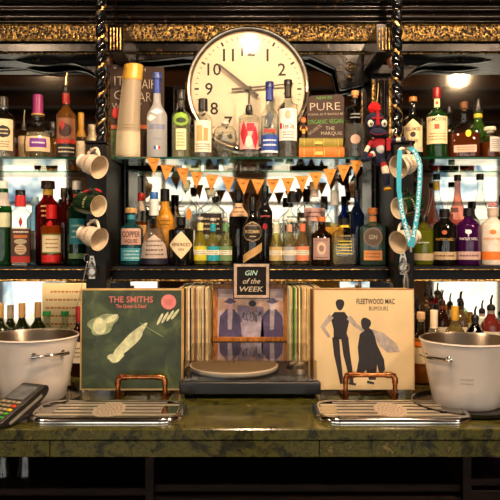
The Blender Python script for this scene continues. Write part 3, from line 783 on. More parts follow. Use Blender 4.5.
bottle('black bottle with cream band label left of the round label bottle', 238.5, 190, 19, BK, SHELF, (.66, .8, .4), opaque=P('0e0d0c', rough=.08, coat=.4, var=0), cap=('14100c', .12, 1.2, 'cap'), lab=[('rect', .64, .82, -1.3, 1.3, 'd8b088'), ('lines', .67, .79, -.8, .8, 2, '6a4a30')], group=G5)
bottle('black gin bottle with round emblem and slanting gold band', 252.5, 197, 21, FR - .005, SHELF, (.54, .78, .28), opaque=P('0a0a0a', rough=.07, coat=.5, var=0), cap=('0c0b0a', .2, 1.3, 'cap'),
       lab=[('oval', .34, .64, -.95, .95, '8a7658'), ('oval', .36, .62, -.88, .88, '17120e'), ('txt', 'BROCKMANS', .49, .05, 0, 1.5, 'c8ae80'), ('skew', .12, .24, -1., 1., 'b8935c'), ('lines', .4, .44, -.3, .3, 1, 'c8ae80')], group=G5)
bottle('slim black bottle with red print behind the round emblem bottle', 265, 186, 15, BK, SHELF, (.66, .8, .42), opaque=P('121012', rough=.1, coat=.4, var=0), cap=('0c0b0a', .14, 1.2, 'cap'), lab=[('lines', .58, .64, -.7, .7, 1, 'c05a50'), ('oval', .44, .52, -.3, .3, 'b8242c')], group=G5)
tonic('small mixer bottle with gold and cream label right of the black gins', 276, 219, 'e8dca8', 'b8a068', 'd8cca8')
tonic('small mixer bottle with silver grey label', 289.5, 219, 'e8dcc4', '9a9a98', 'c89a80')
tonic('small mixer bottle with salmon pink label', 302.5, 218, 'e8c8a0', 'd8805a', 'd87048')
bottle('clear bottle with black cap and bold black letters behind the mixers', 293.5, 192, 22, BK, SHELF, (.66, .8, .4), liquid='faf8f2', level=.6, cap=('12100f', .14, 1.5, 'cap'), lab=[('txt', 'KIN', .5, .14, 0, 1.8, '14110f'), ('lines', .62, .68, -.6, .6, 1, '3a3430')], group=G5)
bottle('ribbed clear gin bottle with pink label and cork', 314.5, 182, 21, BK, SHELF, (.72, .82, .38), liquid='faf2ee', level=.6, cap=('b08a70', .1, 1.3, 'cork'), neckband=(.82, .9, 'c8a8a0'), lab=[('rect', .52, .68, -1.3, 1.3, 'cfa498'), ('lines', .55, .65, -.9, .9, 2, '6a4440'), ('rect', .1, .5, -.02, .02, 'd8ccc8')], group=G5)
bottle('small brown apothecary bottle with orange cork and mauve label', 321.5, 217, 21, FR, SHELF, (.62, .76, .34), glass=GL('4a2a14'), liquid='4a2410', level=.6, cap=('c8702c', .1, 1.2, 'cork'),
       lab=[('rect', .12, .56, -.85, .85, 'a88880'), ('oval', .22, .48, -.42, .42, 'cbb49c'), ('oval', .28, .42, -.22, .22, '8a6a5a'), ('lines', .5, .54, -.6, .6, 1, '4a2a24'), ('lines', .14, .19, -.6, .6, 1, '4a2a24')], group=G5)
bottle('clear bottle with gold yellow label behind the square yellow print bottle', 334.5, 190, 20, BK, SHELF, (.6, .78, .36), liquid='f8e8b0', level=.55, cap=('b8b4ac', .2, 1.2, 'cap'), lab=[('rect', .3, .5, -1, 1, 'd8a030')], group=G5)
bottle('square clear bottle with bright yellow printed lettering', 344.5, 218, 24, FR, SHELF, (.66, .82, .36), sq=6., liquid='f4f0e8', level=.6, cap=('16130e', .14, 1.2, 'cap'), neckband=(.8, .85, 'd8b818'),
       lab=[('lines', .22, .54, -.6, .6, 5, 'dcc818'), ('lines', .58, .66, -.5, .5, 1, '9a8f60')], group=G5)
bottle('tall dark blue bottle in the shadow right of the middle shelf', 357, 190, 14, BK, SHELF, (.66, .8, .4), glass=GL('2a4a8a'), liquid='1c4a9a', level=.6, cap=('14141a', .12, 1.2, 'cap'), group=G5)
bottle('wide square green tinted gin bottle with round medallion and orange tag label', 373, 208, 26, FR, SHELF, (.66, .76, .26), sq=6., dy=.8, glass=GL('7fa890'), liquid='8fb098', level=.6, cap=('a0602c', .12, 1.5, 'cork'), neckband=(.76, .86, 'a8682e'),
       lab=[('oval', .32, .66, -.68, .68, '8a7664'), ('oval', .35, .63, -.58, .58, '6a5a4c'), ('txt', 'GIN', .49, .08, 0, .6, 'd0c0a4'), ('rect', .09, .26, -.66, .66, 'd08a4c'), ('lines', .12, .23, -.5, .5, 2, '7a4a20')], group=G5)
# ---- lower right shelf
WN = (.7, .84, .36)
bottle('yellow green gin bottle with cream base band behind the lanyard', 423, 216, 20, FR, SHELF, WN, glass=GL('cfd84a'), liquid='c0c828', level=.7, cap=('1a1712', .12, 1.2, 'cap'), lab=[('rect', .1, .24, -1.4, 1.4, 'cdb890'), ('lines', .42, .5, -.6, .6, 1, 'eef0d0')], group=G6)
bottle('black gin bottle with gold lettering and cream base band', 444.5, 209, 23, FR, SHELF, WN, opaque=P('0e0c09', rough=.08, coat=.4, var=0), cap=('16120e', .14, 1.3, 'cap'), neckband=(.84, .9, 'a89878'),
       lab=[('rect', .1, .24, -1.4, 1.4, 'c8ac88'), ('lines', .13, .21, -.9, .9, 1, '6a4a34'), ('txt', 'WHITLEY NEILL', .46, .045, 0, 1.6, 'c09440'), ('oval', .54, .62, -.2, .2, 'b05a34')], group=G6)
bottle('purple gin bottle with white tree emblem and cream base band', 468.5, 208, 23, FR, SHELF, WN, glass=GL('8a2a98'), liquid='7a148a', level=.72, cap=('1a141a', .14, 1.3, 'cap'),
       lab=[('rect', .1, .24, -1.4, 1.4, 'c8a8a0'), ('lines', .13, .21, -.9, .9, 1, '6a4a4a'), ('txt', 'WHITLEY NEILL', .46, .045, 0, 1.6, 'e8dce8'), ('oval', .54, .62, -.25, .25, 'e8e0e8'), ('rect', .5, .55, -.04, .04, 'e8e0e8')], group=G6)
bottle('white gin bottle with wide orange base band', 493, 208, 24, FR, SHELF, WN, opaque=P('d8cdc0', rough=.2, coat=.3), cap=('b8a898', .14, 1.3, 'cap'),
       lab=[('rect', .1, .24, -1.4, 1.4, 'dc7428'), ('txt', 'WHITLEY NEILL', .46, .045, 0, 1.6, 'd88038'), ('oval', .54, .62, -.25, .25, 'd88038')], group=G6)
bottle('clear teardrop bottle with black cap and gold neck, left of the pink one', 436.5, 174, 21, BK, SHELF, kind=TEAR, liquid='fbf0e0', level=.45, cap=('161310', .06, 1.3, 'cap'), neckband=(.82, .92, 'c89a30'), lab=[('rect', .08, .36, -1.1, 1.1, 'c89a4a')], group=G6)
bottle('pink teardrop bottle with dark cap behind the black gin', 457.5, 175, 20, BK, SHELF, kind=TEAR, glass=GL('f0bcb0'), liquid='f0a8a0', level=.5, cap=('3a1c1c', .06, 1.3, 'cap'), lab=[('rect', .08, .36, -1.1, 1.1, 'c89a3a')], group=G6)
bottle('clear teardrop bottle with dark cap behind the purple gin', 480, 174, 21, BK, SHELF, kind=TEAR, liquid='f4f6ec', level=.5, cap=('16130f', .06, 1.3, 'cap'), lab=[('rect', .08, .36, -1.1, 1.1, 'c08a2a'), ('rect', .24, .27, -1.1, 1.1, '1f8a4a')], group=G6)
bottle('dark green bottle at the right edge behind the white gin', 503, 196, 18, BK, SHELF, (.66, .8, .4), glass=GL('2a7a3a'), liquid='1f5a2a', level=.6, cap=('16130f', .12, 1.3, 'cap'), group=G6)
m = MB(); m.box(-.018, .018, 0, .001, 0, .022, P('1c2a5a', rough=.6))
for a, c, w in ((1, 'e8e0d8', .0042), (1, 'b8202a', .002)):
    off = -.0006 if c == 'e8e0d8' else -.0012
    for s in (-1, 1):
        m.add([(-.018, off, .011 - s * .011 - s * w * .0), (-.018 + w, off, .011 - s * .011), (.018, off, .011 + s * .011), (.018 - w, off, .011 + s * .011)], [(0, 1, 2, 3)], P(c, rough=.6))
    m.box(-.018, .018, off - .0003, off, .011 - w * .8, .011 + w * .8, P(c, rough=.6)); m.box(-w * .8, w * .8, off - .0003, off, 0, .022, P(c, rough=.6))
m.tube([(-.019, 0, -.08), (-.019, 0, .024)], .0015, P('c8b080'))
o = m.build('flag', loc=(X(494, 2.62), 2.635, Z(207, 2.62)), smooth=0)
tag(o, 'tiny union flag on a stick above the white gin bottle', 'flag')

# ---- counter, behind the buckets
CB = COUNTER
POUR = ('15120f', .24, 1.15, 'pour')
def wine(lbl, cx, top, w, D, capc, band, glassc, liq, grp, cap=None, lab='d8cbb0', lvl=.6):
    bottle(lbl, cx, top, w, D, CB, (.58, .76, .36), glass=GL(glassc), liquid=liq, level=lvl, cap=cap or (capc, .2, 1.2, 'pour'),
           neckband=(.74, .8 if cap is None else 1 - cap[1], band) if band else None, lab=[('rect', .2, .5, -1, 1, lab), ('lines', .26, .44, -.7, .7, 3, '6a5a44')], group=grp)
FOIL = lambda c: (c, .22, 1.12, 'cap')
wine('gold foiled wine bottle at the left edge behind the bucket', 0, 303, 19, 2.5, '', None, '3a4a1c', '3a3a14', G7, FOIL('b08c50'))
wine('silver foiled wine bottle, second from the left edge behind the bucket', 10.5, 305, 17, 2.62, '', None, '3a4a1c', '3a3a14', G7, FOIL('b4a488'))
wine('bronze foiled wine bottle in the middle behind the left bucket', 22, 303, 18, 2.54, '', None, '3a4a1c', '3a3a14', G7, FOIL('c09a5e'))
wine('bronze foiled wine bottle nearest the green capped pair', 38, 302, 18, 2.5, '', None, '3a4a1c', '3a3a14', G7, FOIL('a8834c'))
for lbl, cx in (('clear water bottle with green cap, left one of the pair', 47, ), ('clear water bottle with green cap, right one beside the bar spoon', 65)):
    bottle(lbl, cx, 311, 16, 2.62, CB, (.55, .78, .4), glass=GL('e0e8d8'), liquid='f4f4e8', level=.7, cap=('1f8a3c', .08, 1.3, 'cap'), lab=[('rect', .2, .45, -1, 1, 'e4dcc8')], group=G7)
wine('dark red bottle squeezed between bucket and green record sleeve', 79, 306, 17, 2.35, '', None, '5a1414', '5a1010', G7, FOIL('8a1c18'))
wine('cream wax topped bottle behind the right bucket', 434, 310, 19, 2.3, '', 'e4d0b0', 'c8c0a0', 'e8d8a8', G8, FOIL('e4cfae'))
wine('dark capped bottle with grey collar behind the cream topped one', 436, 304, 14, 2.72, '', None, '3a4048', '2a2c30', G8, FOIL('2a2a38'))
wine('slim pourer bottle with brown spout beside the cream topped bottle', 442, 290, 16, 2.6, '4a2c1c', 'a85030', '6a3a20', '8a3a18', G8)
wine('bottle with black pourer just left of the gold foiled bottle', 450, 293, 14, 2.74, '15120f', '8a2a20', 'c8b8a0', 'b88a50', G8)
wine('gold foiled bottle behind the right bucket', 455, 306, 19, 2.5, '', None, 'c8b878', 'd8b850', G8, FOIL('c8982c'))
wine('bottle with tall black pourer right of the gold foiled one', 461, 291, 14, 2.62, '15120f', '4a2a1c', 'c8a878', '9a5a2c', G8)
wine('yellow topped bottle behind the right bucket', 470, 312, 15, 2.72, '', None, 'e0d8b8', 'e8c050', G8, FOIL('d8a020'))
wine('black bottle with short pourer in front of the yellow topped one', 475, 306, 18, 2.42, '12100f', '14110f', '14120f', '14100c', G8)
wine('clear bottle with pourer between the black and red bottles', 482, 300, 15, 2.6, '17130f', 'a08a78', 'f0ece0', 'f0d8c0', G8)
wine('red liqueur bottle with tall black pourer near the right edge', 491, 295, 19, 2.52, '17130f', '8a7a6a', 'd86a5a', 'b01a18', G8, lvl=.74)
wine('bottle with pourer cut off by the right edge behind the bucket', 502, 302, 18, 2.62, '17130f', '3a5a3a', 'c8d8c0', 'd8d0a0', G8)
bottle('amber whisky bottle squeezed between cream sleeve and right bucket', 421, 312, 19, 2.22, CB, (.6, .76, .36), liquid='d8943a', level=.62, cap=('c8a070', .1, 1.2, 'cork'), lab=[('rect', .3, .52, -1, 1, 'd8c090'), ('rect', .54, .6, -1, 1, 'd86a1c')], group=G8)

# ================================================================== CLOCK
D = 2.665; cr = 63.3 * D / F
clk = thing('wall_clock', 'large round cream faced wall clock with silver rim above the bottles', 'clock', (X(248, D), D, Z(88.3, D)))
RX = Matrix.Rotation(PI / 2, 4, 'X')      # local +z -> -y
def f_dial(nt, b, v):
    n = noise(nt, v, 6, 4)
    r = ramp(nt, n.outputs['Fac'], [(.3, 'd2c5ac'), (.7, 'e0d4bc')])
    nt.links.new(r.outputs[0], b.inputs['Base Color']); b.inputs['Roughness'].default_value = .5
m = MB(); m.lathe([(.85 * cr, -.11), (.97 * cr, -.105), (1.0 * cr, -.09), (1.0 * cr, -.02), (.99 * cr, -.005), (.96 * cr, .004), (.93 * cr, .002), (.90 * cr, -.004), (.895 * cr, -.012)], P('b8aa94', rough=.22, metal=1., var=.15), 72, cap1=False, M=RX); m.build('rim', clk)
m = MB(); m.lathe([(.92 * cr, -.016), (.92 * cr, -.012)], nodes_mat('cream_dial', f_dial), 64, M=RX)
NUM = P('1c1712', rough=.6, var=0)
for k in range(60):
    a = k * PI / 30; r0, r1, w = (.78, .85, .004) if k % 5 == 0 else (.80, .84, .0014)
    c, s_ = math.cos(a), math.sin(a)
    pts = [(r * cr * s_ + q * c * w, .0115, r * cr * c - q * s_ * w) for r, q in ((r0, -1), (r1, -1), (r1, 1), (r0, 1))]
    m.add(pts, [(0, 3, 2, 1)], NUM)
for k in range(1, 13):
    a = k * PI / 6
    put_text(m, str(k), .62 * cr * math.sin(a), .62 * cr * math.cos(a), .2 * cr, .3 * cr, NUM, flat(.0113), bold=.012)
m.build('dial', clk, smooth=0)
def hand(ang, L, tail, w, y, name):
    m = MB(); c, s_ = math.cos(ang), math.sin(ang)
    P4 = [(-tail, -w), (-tail, w), (L * .97, w * .55), (L, 0), (L * .97, -w * .55)]
    m.prism([(r * s_ + q * c, r * c - q * s_) for r, q in P4], y, y + .0015, P('3a2a1a', rough=.4)); m.build(name, clk, smooth=0, fixn=True)
hand(math.radians(309), .6 * cr, .2 * cr, .0075, -.004, 'hour_hand')
hand(math.radians(84.5), .73 * cr, .26 * cr, .005, -.007, 'minute_hand')
m = MB(); m.lathe([(.01, -.01), (.01, .001), (.006, .002)], P('3a2a1a', rough=.4), 20, M=RX); m.build('hand_boss', clk)
m = MB(); m.lathe([(.90 * cr, .0), (.7 * cr, .0018), (.4 * cr, .0034), (.05 * cr, .004)], GL('fbfaf4', .06), 64, M=RX, cap0=False); m.build('cover_glass', clk)
m = MB(); m.lathe([(.05, -.2), (.05, -.11)], BLK, 24, M=RX); m.build('wall_mount', clk)

# ================================================================== CHALKBOARDS, BOOKS, FIGURES
CHALK = P('b8ac9a', rough=.9, var=.2, scale=200)
D = 2.70
t = thing('chalkboard', 'brown chalkboard with white chalk writing behind the tall frosted bottle', 'chalkboard', (X(137, D), D, GSHELF))
bw = 54 * D / F / 2; bh = Z(64, D) - GSHELF
m = MB(); m.prism([(-bw, 0), (bw, 0), (bw, bh * .965), (-bw, bh)], 0, .01, P('3d2c20', rough=.8, var=.25, scale=12)); o = m.build('board', t, smooth=0, fixn=True)
m = MB(); fl = flat(-.0006); pw = 2 * bw / 54
def tx(s_, px, py, h, w, mt=CHALK, **k): put_text(m, s_, (px - 137) * D / F, Z(py, D) - GSHELF, h * D / F, w * D / F, mt, fl, **dict(dict(bold=-.012), **k))
tx('IT', 119, 81, 9, 9); tx('S', 127, 82, 8, 6); tx('AIR', 149, 84, 9, 14); tx('G', 118, 95, 9, 8); tx('UIT', 131, 96, 9, 14); tx('AR', 145, 97, 9, 13); tx('*', 115, 67, 5, 5); tx('"', 144, 70, 4, 5)
tx('WHISKY', 127, 106, 6, 30)
m.build('chalk_writing', o, smooth=0)
m = MB(); m.box(-bw * .96, -bw * .02, -.003, -.0005, .01, bh * .33, P('4a5a2c', rough=.6, var=.6, scale=60))
m.ball((-bw * .78, -.004, bh * .5), .018, P('b8201c', rough=.5), 16, sc=(.9, .2, 1.3)); m.box(-bw * .96, bw * .7, -.003, -.0005, bh * .34, bh * .38, P('b85a2c', rough=.6, var=.3)); m.build('pasted_poster', o, smooth=0)
# books
D0 = 2.56
BX = X(321.5, 2.57); bwid = 45 * 2.57 / F
def book(lbl, z0, th, col, w, dx, rz):
    t = thing('book', lbl, 'book', (BX + dx, D0, z0), rz, 'books stacked under the small chalk sign')
    m = MB(); h = w / 2
    m.box(-h, h, .001, .115, 0, .0025, P(col, rough=.6)); m.box(-h, h, .001, .115, th - .0025, th, P(col, rough=.6))
    m.lathe([(th / 2, -h), (th / 2, h)], P(col, rough=.6), 24, M=Matrix.Translation((0, .006, th / 2)) @ Matrix.Rotation(PI / 2, 4, 'Y') @ Matrix.Scale(.35, 4, (0, 1, 0)))
    m.build('cover', t)
    m = MB(); m.box(-h + .004, h - .004, .008, .111, .0025, th - .0025, P('e0d2a8', rough=.8, var=.2, scale=300)); m.build('page_block', t, smooth=0)
    m = MB(); 
    for a in (-.8, -.35, .1, .75): m.box(a * h, a * h + .003, -.0026, .0, th * .12, th * .88, P('d8ac4a', rough=.3, metal=.5))
    m.box(-.3 * h, .05 * h, -.0030, -.0015, th * .3, th * .6, P('e0b860', rough=.4)); m.build('gilt_tooling', t, smooth=0)
b1 = .044; b2 = .036
book('thick orange clothbound book, bottom of the stack', GSHELF, b1, 'd2691f', bwid, 0, 0)
book('olive green and gilt book lying on the orange one', GSHELF + b1, b2, '8a7c28', bwid * .97, -.002, .02)
# PURE sign on the books
D = 2.60; zb = GSHELF + b1 + b2
t = thing('chalk_sign', 'small brown chalk sign reading PURE standing on two books', 'sign', (X(325.5, D), D, zb), -.05)
def sz(py): return Z(py, D) - zb
sw = 37 * D / F / 2
m = MB(); poly = [(-sw, 0), (sw, 0), (sw * 1.0, sz(98)), (sw * .86, sz(94.5)), (-sw * .75, sz(95.5)), (-sw, sz(99))]
m.prism(poly, 0, .006, P('38261c', rough=.7, var=.2)); o = m.build('board', t, smooth=0, fixn=True)
m = MB(); fl = flat(-.0006); GR = P('5aa84a', rough=.9, var=0)
def tx(s_, px, py, h, w, mt=CHALK, **k): put_text(m, s_, (px - 325.5) * D / F, sz(py), h * D / F, w * D / F, mt, fl, **dict(dict(bold=-.012), **k))
tx('NEW IN', 324, 97.8, 2.8, 16, GR, rot=.05); tx('PURE', 325, 106.5, 7.5, 30, bold=-.01, fit=True, rot=.02); tx('VODKA, AS IT SHOULD BE', 325.5, 114.3, 2.4, 35, rot=.02)
tx('ORGANIC VEGAN', 325.5, 121.5, 4.4, 35, GR, rot=.03, fit=True); tx('EXCLUSIVE TO', 315, 129.5, 3, 15, rot=.6); tx('THE', 330, 128.3, 3.6, 9); tx('MARQUIS', 331.5, 133.6, 4, 21)
m.build('chalk_writing', o, smooth=0)
# little figurine on the books
t = thing('figurine', 'tiny orange headed figurine standing at the left end of the books', 'figurine', (X(303.5, 2.575), 2.575, zb))
m = MB(); c1 = P('2a1c14', rough=.6); s0 = 1 / 250.
m.lathe([(.009, 0), (.010, .006), (.007, .02), (.009, .04), (.0095, .052), (.004, .06)], c1, 14)
for s in (-1, 1): m.tube([(s * .008, 0, .05), (s * .013, -.004, .038), (s * .011, -.010, .03)], .003, P('d88a3c', rough=.5), 8)
m.box(-.006, .006, -.011, -.008, .018, .036, P('d89a3c', rough=.5)); m.build('body', t)
m = MB(); m.ball((0, 0, .07), .0105, P('d8874c', rough=.5), 14); m.ball((0, .002, .078), .0095, P('c8561c', rough=.7, bump=.6), 12, sc=(1.1, 1.1, .8))
for s in (-1, 1): m.ball((s * .0035, -.0098, .072), .0012, BLK, 6)
m.build('head', t)

# plush monkey-like toy hanging on the right pilaster
D = 2.44
t = thing('plush_toy', 'navy knitted plush toy with red pompom hanging by the right column', 'toy', (X(381, D), D, Z(190, D)))
def q(px, py, dy=0.): return Vector(((px - 381) * D / F, dy, Z(py, D) - Z(190, D)))
NAVY = P('131a33', rough=.95, var=.3, scale=250, bump=.8); RED = P('86121a', rough=.95, var=.2, scale=250, bump=.8); WHT = P('cfc3b0', rough=.95, var=.15, scale=250, bump=.6)
def limb(name, pts, rs, mats):
    m = MB()
    fine = []; fr = []
    for i in range(len(pts) - 1):
        for k in range(6):
            u = k / 6; fine.append(pts[i].lerp(pts[i + 1], u)); fr.append(rs[i] * (1 - u) + rs[i + 1] * u)
    fine.append(pts[-1]); fr.append(rs[-1])
    n = len(mats); L = len(fine) - 1
    for i in range(n):
        a, b = i * L // n, (i + 1) * L // n
        m.tube(fine[a:b + 1], fr[a:b + 1], mats[i], 10)
    return m
m = MB(); m.ball(q(376, 125), .033, NAVY, 20, sc=(1.05, .8, 1.1)); m.ball(q(375, 118.5), .036, NAVY, 20, sc=(.98, .85, .62))
head = m.build('head', t)
m = MB(); m.box(*(q(374.6, 0).x, q(378.2, 0).x), -.0325, -.022, q(0, 127).z, q(0, 113).z, RED, bev=.002); m.box(q(370, 0).x, q(381.5, 0).x, -.0315, -.022, q(0, 120.6).z, q(0, 118.6).z, RED, bev=.002)
for sx in (369.5, 383): m.ball(q(sx, 124.5, -.022), .011, WHT, 12, sc=(1, .6, 1.3)); m.ball(q(sx + .3, 125, -.029), .0055, BLK, 12, sc=(1, .5, 1)); m.ball(q(sx + .3, 125, -.034), .002, P('d8d0c0'), 8)
m.build('face_patch', head)
m = MB(); m.ball(q(377, 134, -.022), .030, NAVY, 18, sc=(1.15, .8, .6)); m.tube([q(368, 134.5, -.045), q(373, 136.5, -.049), (q(378, 137, -.051)), q(384, 134.5, -.046)], .0012, RED, 6); m.build('muzzle', head)
m = MB(); m.ball(q(374.5, 108.3, 0), .0215, P('c01414', rough=1., var=.3, scale=200, bump=1.), 18)
for i in range(80):
    a, b = random.uniform(0, 2 * PI), math.acos(random.uniform(-1, 1)); c = q(374.5, 108.3) + Vector((math.sin(b) * math.cos(a), math.sin(b) * math.sin(a), math.cos(b))) * .021
    m.ball(c, .004, P('c01414', rough=1., var=.3, scale=200, bump=1.), 6)
o = m.build('pompom', head)
for s, c in ((-1, q(366.5, 122)), (1, q(385.5, 121))):
    m = MB(); m.ball(c, .009, NAVY, 12, sc=(.7, .6, 1.2)); m.build('ear', head)
m = MB(); m.lathe([(.012, q(0, 166).z), (.024, q(0, 162).z), (.027, q(0, 152).z), (.024, q(0, 143).z), (.014, q(0, 137).z)], NAVY, 18, M=Matrix.Translation((q(378, 0).x, 0, 0))); m.build('body', t)
m = MB(); m.lathe([(.027, q(0, 148).z), (.029, q(0, 144).z), (.026, q(0, 140).z), (.016, q(0, 138).z)], RED, 18, M=Matrix.Translation((q(378, 0).x, 0, 0))); m.box(q(385, 0).x, q(389, 0).x, -.029, -.022, q(0, 152).z, q(0, 142).z, RED, bev=.002); m.build('scarf', t)
m = MB(); m.ball(q(379, 150, -.022), .016, P('9a9c9e', rough=.9, bump=.5), 14, sc=(1, .5, 1.2)); m.build('belly_patch', t)
limb('arm', [q(371, 142, -.01), q(366, 150, -.02), q(363, 158, -.02)], [.009, .008, .008], [RED, WHT, NAVY]).ball(q(362.5, 160, -.02), .012, NAVY, 12).build('arm', t)
limb('arm', [q(386, 141, -.01), q(393, 141, -.02), q(399, 141, -.03)], [.009, .008, .008], [RED, NAVY, WHT]).ball(q(401, 140.5, -.03), .011, NAVY, 12).build('arm', t)
limb('leg', [q(374, 160, -.02), q(370, 155, -.045), q(366, 159, -.06)], [.010, .009, .008], [NAVY, WHT, RED]).ball(q(365, 160.5, -.06), .011, NAVY, 12).build('leg', t)
limb('leg', [q(381, 160, -.012), q(384, 172, -.03), q(385, 186, -.03)], [.012, .014, .012], [NAVY, RED, WHT, NAVY, NAVY]).ball(q(385.5, 190, -.037), .012, P('d8a020', rough=.9, bump=.5), 12, sc=(1.3, 1.4, .7)).build('leg', t)
m = limb('tail', [q(388, 160, 0), q(392, 152, .01), q(394, 136, 0), q(392, 130, -.01)], [.006, .006, .006, .006], [NAVY, NAVY, RED, WHT]); m.build('tail', t)
MB().tube([q(376, 108, .0), q(379, 92, .02), q(381, 80, .05)], .0012, P('b89a5a', rough=.8), 6).build('hanging_string', t)

# ================================================================== BUNTING
D = 2.50
t = thing('bunting', 'string of orange pennant flags draped under the middle glass shelf', 'bunting', (0, D, Z(170, D)))
FX = [(153, 158, 175), (167, 165, 181), (182.5, 168, 187), (197, 172, 189), (212, 175, 192), (228, 177, 193), (243, 179, 195), (258, 179.5, 195), (273, 179, 194.5), (288, 178, 195), (302, 176, 193), (316, 172.5, 190), (330, 169, 186), (344, 165, 182), (357, 160.5, 177)]
zr = Z(170, D)
MB().tube([(X(142, D), 0, Z(157, D) - zr)] + [(X(a, D), 0, Z(b, D) - zr) for a, b, c in FX] + [(X(370, D), 0, Z(157, D) - zr)], .0009, P('a8824a', rough=.8), 6).build('string', t)
for i, (a, b, c) in enumerate(FX):
    rg = random.Random(i); tl = rg.uniform(-.12, .12)
    m = MB(); w = .0255; h = (c - b) * D / F; bow = rg.uniform(-.006, .006); n = 6; vs = []; fs = []
    for j in range(n + 1):
        v = j / n
        for k in range(n + 1):
            u = -1 + 2 * k / n
            vs.append((u * w * (1 - v) + tl * h * v, bow * math.sin(PI * v) + .002 * math.sin(u * 3), -h * v))
    k0 = len(vs)
    vs += [(x_, y_ + .0008, z_) for x_, y_, z_ in vs]
    for j in range(n):
        for k in range(n):
            e = j * (n + 1) + k; fs.append((e, e + n + 1, e + n + 2, e + 1)); fs.append((e + k0, e + 1 + k0, e + n + 2 + k0, e + n + 1 + k0))
    m.add(vs, fs, P('c8863a', rough=.85, var=.15, scale=60))
    pts = [(-.008 + .016 * s_ / 12 + tl * h * .25, bow * .7 - .0022, -h * .26 + .0028 * math.sin(s_ * 1.7 + i)) for s_ in range(13)]
    m.tube(pts, .00055, P('4a2c12', rough=.8, var=0), 5)
    o = m.build('pennant', t, loc=(X(a, D), 0, Z(b, D) - zr))

# ================================================================== MUGS, OPENERS, LANYARD
def mug(lbl, px, py, side, col, inside, tilt, decor, foot=True, green=False):
    D = 2.345
    t = thing('mug', lbl, 'mug', (X(px, D), D, Z(py, D)), group='mugs hanging on the posts')
    ax = Vector((side * .80, -.52, -.30 + tilt)).normalized()
    rot = ax.to_track_quat('Z', 'Y').to_matrix().to_4x4()
    if green:
        pr = [(.022, -.05), (.036, -.048), (.0385, -.04), (.0385, .045), (.0395, .048)]
    else:
        pr = [(.0, -.05), (.024, -.05), (.026, -.047), (.021, -.04), (.025, -.033), (.034, -.015), (.038, .01), (.0415, .045), (.0425, .048)]
    M = rot; m = MB()
    m.lathe(pr, P(col, rough=.15, coat=.4, var=.05), 32, M=M, cap1=False)
    inn = [(pr[-1][0], .048), (pr[-1][0] - .004, .046), (pr[-1][0] - .006, .0), (pr[-1][0] * .6, -.03), (.002, -.034)]
    m.lathe(inn, P(inside, rough=.15, coat=.4, var=.05), 32, M=M, cap0=False, cap1=True)
    o = m.build('bowl', t, fixn=False)
    m = MB(); r0 = .034
    up = rot.to_3x3().inverted() @ Vector((0, .2, 1)); up.z = 0; up.normalize()
    hp = [up * (r0 + .026 * math.sin(PI * k / 10)) + Vector((0, 0, -.03 + .06 * k / 10)) for k in range(11)]
    m.tube(hp, .0052, P(col, rough=.15, coat=.4, var=.05), 10, M=M); m.build('handle', t)
    if decor:
        m = MB(); 
        fr = (rot.to_3x3().inverted() @ Vector((0, -1, .1))); a0 = math.atan2(fr.y, fr.x)
        def fn(u, z):
            zz = .008 + z; r = r_at([(r_, z_) for r_, z_ in pr], zz) + .0008; return M @ Vector((r * math.cos(a0 - side * u / r * -1), r * math.sin(a0 - side * u / r * -1), zz))
        for k in range(5):
            u0 = -.02 + k * .009
            m.add([fn(u0, -.004 * (k % 2)), fn(u0 + .006, -.004), fn(u0 + .006, .006), fn(u0, .004)], [(0, 1, 2, 3)], P(decor, rough=.3, var=0))
        m.build('printed_mark', t)
    # hook
    hk = t
    m = MB(); top = M @ (up * (r0 + .022))
    return t
for side, base, wh in ((1, 90.5, 'left'), (-1, 407, 'right')):
    rows = [(164, 'b', 0), (204 if side == 1 else 206, 'g', 0), (236 if side == 1 else 239, 'b', 0)]
    for i, (py, k, _) in enumerate(rows):
        pos = ('top', 'middle', 'bottom')[i]
        if k == 'g': mug('dark green mug with cream inside, middle of three on the %s post' % wh, base - 1 * side, py, side, '18301c', 'e0cfae', .12, 'a8a07a', green=True)
        else: mug('cream footed mug hanging %s of three on the %s post' % (pos, wh), base, py, side, 'e2d3bc', 'd8c4a4', (0, 0, .04)[i], 'a87a4a')
        m = MB(); D = 2.42; hx = X(base, 2.345) - 0; hz = Z(py, 2.345)
        m.lathe([(.010, 0), (.010, .003), (.005, .006)], STEEL, 14, M=Matrix.Translation((0, 0, 0)) @ Matrix.Rotation(PI / 2, 4, 'X'))
        m.tube([(0, -.004, 0), (0, -.03, .004), (0, -.055, 0), (0, -.072, -.004), (0, -.078, .008)], .0028, STEEL, 8)
        o = m.build('cup_hook', loc=(hx, 2.42, hz + .051))
        tag(o, 'steel cup hook holding the %s mug on the %s post' % (pos, wh), 'hook', 'cup hooks on the posts')
